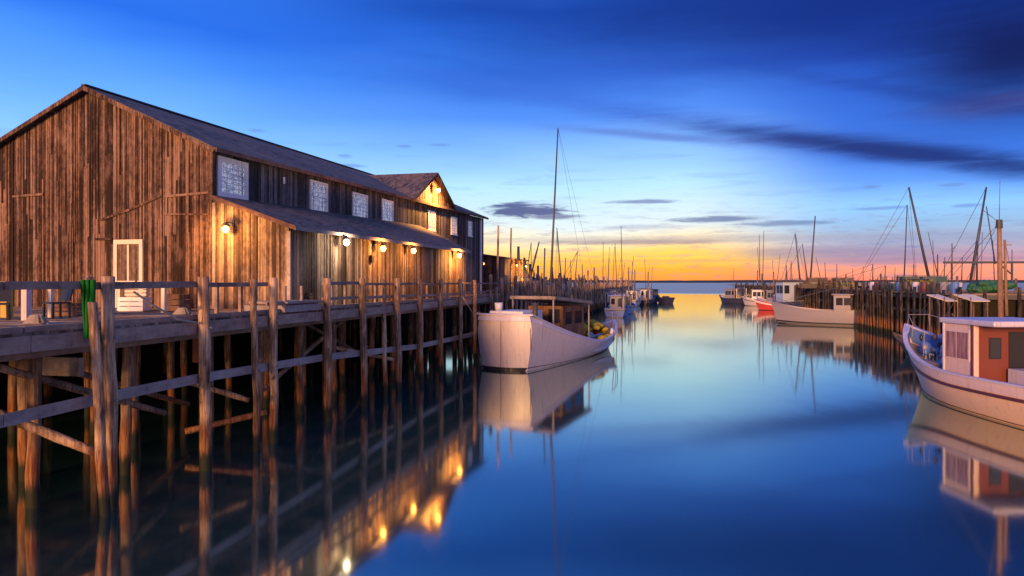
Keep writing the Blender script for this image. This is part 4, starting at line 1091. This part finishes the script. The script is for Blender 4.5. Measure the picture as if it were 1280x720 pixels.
tw_ = t.m('ADD', tl, t.m('MULTIPLY', t.m('SUBTRACT', flow2, .5), .07))
U = lambda v: min(1, v/.8)                # ramps cover tan(elevation) 0 .. 0.8
def col(px, rows, tail):
    f = t.m('DIVIDE', tw_, .8, clamp=True)
    st_ = [(U(pt_(px, y)), srgb(*c)) for y, c in rows]+[(U(e), srgb(*c)) for e, c in tail]
    return t.ramp(f, st_)
over = [(.55, (62, 122, 214)), (.8, (70, 120, 205))]
cl = col(80, [(352, (205, 215, 235)), (300, (180, 215, 248)), (230, (146, 196, 250)), (170, (124, 182, 250)), (110, (98, 162, 246)), (50, (66, 134, 234)), (5, (36, 102, 216))], over)
cc = col(640, [(350, (228, 132, 66)), (336, (240, 158, 60)), (322, (250, 194, 84)), (306, (246, 224, 168)), (285, (206, 222, 226)), (235, (168, 214, 240)), (190, (118, 172, 240)), (150, (72, 132, 226)), (90, (44, 106, 208)), (40, (30, 90, 196)), (5, (18, 72, 172))], over)
cr = col(1100, [(350, (232, 128, 108)), (338, (236, 146, 120)), (326, (184, 142, 158)), (308, (166, 164, 188)), (285, (138, 172, 208)), (255, (132, 188, 238)), (225, (88, 146, 230)), (180, (52, 112, 214)), (90, (32, 84, 190)), (5, (10, 46, 138))], over)
cb = t.ramp(t.m('DIVIDE', tl, .8, clamp=True), [(0, srgb(225, 170, 150)), (.2, srgb(190, 160, 180)), (.5, srgb(130, 145, 215)), (1, srgb(60, 95, 190))])
m1 = t.smooth(az, pa(120), pa(640)); m2 = t.smooth(az, pa(840), pa(1080))
c = t.mix(m1, cl, cc); c = t.mix(m2, c, cr)
# a warmer glow right at the water line where the sun went down
def ell(px, py, rx, ry, lo, hi, warp=.9):
    big = ry > 9; small = ry < 14 and warp > .4
    a0, t0 = pa(px), pt_(px, py); k = math.cos(a0)/F
    dx = t.m('DIVIDE', t.m('SUBTRACT', az, a0), rx*k); dy = t.m('DIVIDE', t.m('SUBTRACT', tl, t0), ry*k)
    r = t.m('SQRT', t.m('ADD', t.m('MULTIPLY', dx, dx), t.m('MULTIPLY', dy, dy)))
    r = t.m('ADD', r, t.m('MULTIPLY', t.m('SUBTRACT', fine2 if small else fine, .5), warp*(2.2 if small else .35)))
    r = t.m('ADD', r, t.m('MULTIPLY', t.m('SUBTRACT', flow, .5), warp*1.2))
    return t.m('SUBTRACT', 1.0, t.smooth(r, lo, hi))
def cloud(c, px, py, rx, ry, colr, amt, lo=.3, hi=1.15, warp=.9):
    return t.mix(t.m('MULTIPLY', ell(px, py, rx, ry, lo, hi, warp), amt), c, srgb(*colr))
c = cloud(c, 700, 335, 260, 26, (240, 168, 56), .45, .2, 1.3)
c = cloud(c, 860, 322, 160, 12, (246, 206, 84), .5, .2, 1.2)
c = cloud(c, 1190, 340, 220, 12, (255, 150, 110), .45, .2, 1.2)
c = cloud(c, 1040, 0, 560, 95, (4, 40, 120), .88, .1, 1.3, .45)
c = cloud(c, 980, 70, 260, 16, (10, 50, 140), .5, .1, 1.3, .5)
c = cloud(c, 1280, 60, 190, 105, (3, 20, 78), .95, .1, 1.25, .4)
c = cloud(c, 1250, 128, 110, 20, (62, 58, 112), .55, .1, 1.2)
c = cloud(c, 720, 95, 300, 34, (34, 84, 188), .5, .1, 1.3)
def band_cloud(c, px, py, rx, ry, px2, py2, colr, amt, lo=.0, hi=1.2):
    a0, t0 = pa(px), pt_(px, py); sl = (pt_(px2, py2)-t0)/(pa(px2)-a0); k = math.cos(a0)/F
    da = t.m('SUBTRACT', az, a0)
    dx = t.m('DIVIDE', da, rx*k); dy = t.m('DIVIDE', t.m('SUBTRACT', t.m('SUBTRACT', tl, t0), t.m('MULTIPLY', da, sl)), ry*k)
    r = t.m('SQRT', t.m('ADD', t.m('MULTIPLY', dx, dx), t.m('MULTIPLY', dy, dy)))
    r = t.m('ADD', r, t.m('MULTIPLY', t.m('SUBTRACT', fine, .5), .8)); r = t.m('ADD', r, t.m('MULTIPLY', t.m('SUBTRACT', flow, .5), .5))
    f = t.m('MULTIPLY', t.m('SUBTRACT', 1.0, t.smooth(r, lo, hi)), amt)
    return t.mix(f, c, srgb(*colr))
c = band_cloud(c, 1040, 180, 420, 26, 1280, 205, (44, 86, 176), .75)
c = band_cloud(c, 1120, 190, 300, 17, 1280, 207, (10, 44, 112), .95, .1, 1.25)
c = band_cloud(c, 820, 170, 180, 7, 1000, 180, (70, 96, 172), .6)
c = band_cloud(c, 640, 112, 330, 16, 900, 150, (52, 104, 206), .45)
c = band_cloud(c, 1150, 118, 230, 14, 1280, 135, (16, 50, 130), .45)
c = cloud(c, 655, 263, 58, 11, (64, 80, 132), .95, .5, 1.05, .8)
c = cloud(c, 690, 271, 40, 4.5, (84, 92, 140), .8, .4, 1.1, .7)
c = cloud(c, 805, 252, 45, 3, (98, 116, 168), .8, .4, 1.2, .8)
c = cloud(c, 900, 274, 60, 4, (70, 100, 150), .8, .4, 1.2, .8)
c = cloud(c, 985, 279, 60, 4, (78, 108, 156), .7, .4, 1.2, .8)
c = cloud(c, 820, 300, 330, 6, (146, 146, 164), .5, .3, 1.2, .9)
c = cloud(c, 790, 303, 120, 4, (128, 116, 132), .6, .3, 1.2, .9)
c = cloud(c, 1040, 316, 160, 10, (122, 118, 156), .6, .3, 1.2, .9)
c = cloud(c, 1180, 298, 170, 12, (128, 144, 178), .5, .2, 1.2, .9)
c = cloud(c, 1130, 326, 140, 5, (132, 116, 150), .5, .3, 1.2, .9)
c = cloud(c, 840, 326, 200, 2.6, (196, 150, 96), .5, .3, 1.2, .9)
for (px, py, rx) in ((320, 163, 12), (505, 183, 12), (548, 181, 16), (440, 207, 26), (1090, 233, 12), (1190, 231, 16), (1105, 260, 40), (1210, 257, 20), (430, 195, 10)):
    c = cloud(c, px, py, rx, 2.6, (96, 130, 196), .6, .3, 1.2, .8)
c = cloud(c, 800, 284, 60, 3, (150, 160, 190), .5, .3, 1.2, .8)
# broad soft streaking everywhere
c = t.mix(t.m('MULTIPLY', t.m('MULTIPLY', t.smooth(fine, .5, .72), .2), t.m('SUBTRACT', 1.0, t.smooth(tl, .14, .26))), c, srgb(60, 98, 172))
veil = t.m('MULTIPLY', t.smooth(fine2, .5, .66), t.m('SUBTRACT', 1.0, t.smooth(tl, .05, .14)))
c = t.mix(t.m('MULTIPLY', veil, .38), c, srgb(128, 124, 152))
back = t.smooth(t.m('MULTIPLY', Y, -1.0), -.25, .5)
c = t.mix(back, c, cb)
below = t.smooth(t.m('MULTIPLY', tl, -1.0), .0, .01)
c = t.mix(below, c, srgb(30, 40, 70))
t.l.new(c, bg.inputs['Color']); bg.inputs['Strength'].default_value = 1.0
sky = t.node('ShaderNodeTexSky', sky_type='NISHITA'); sky.sun_disc = False
sky.sun_elevation = math.radians(1.0); sky.sun_rotation = math.radians(12)
bg2 = t.node('ShaderNodeBackground'); t.l.new(sky.outputs[0], bg2.inputs['Color']); bg2.inputs['Strength'].default_value = .003
ad = t.node('ShaderNodeAddShader'); t.l.new(bg.outputs[0], ad.inputs[0]); t.l.new(bg2.outputs[0], ad.inputs[1])
t.l.new(ad.outputs[0], wd.node_tree.nodes['World Output'].inputs['Surface'])

# added sun lamp stands in for warm harbour glow from behind the camera
sd_ = bpy.data.lights.new('sun', 'SUN'); sd_.energy = 4.8; sd_.color = (1, .49, .21); sd_.angle = math.radians(11)
so = bpy.data.objects.new('sun', sd_); C.objects.link(so); so.location = (-20, -30, 30)
so.rotation_euler = Vector((.36, .93, -.14)).to_track_quat('-Z', 'Y').to_euler()

# ------------------------------------------------------------------ camera
cd = bpy.data.cameras.new('camera'); cd.sensor_width = 36; cd.lens = 36*F/1280; cd.shift_y = -8/1280; cd.clip_end = 9000; cd.clip_start = .1
co = bpy.data.objects.new('camera', cd); C.objects.link(co); co.location = (0, 0, EYE); co.rotation_euler = (math.radians(90), 0, 0)
sc.camera = co
sc.render.engine = 'CYCLES'
sc.view_settings.view_transform = 'Standard'; sc.view_settings.look = 'None'; sc.view_settings.exposure = .38; sc.view_settings.gamma = 1
sc.cycles.use_denoising = True; sc.cycles.max_bounces = 8; sc.cycles.glossy_bounces = 4; sc.cycles.diffuse_bounces = 3
sc.cycles.sample_clamp_indirect = 6
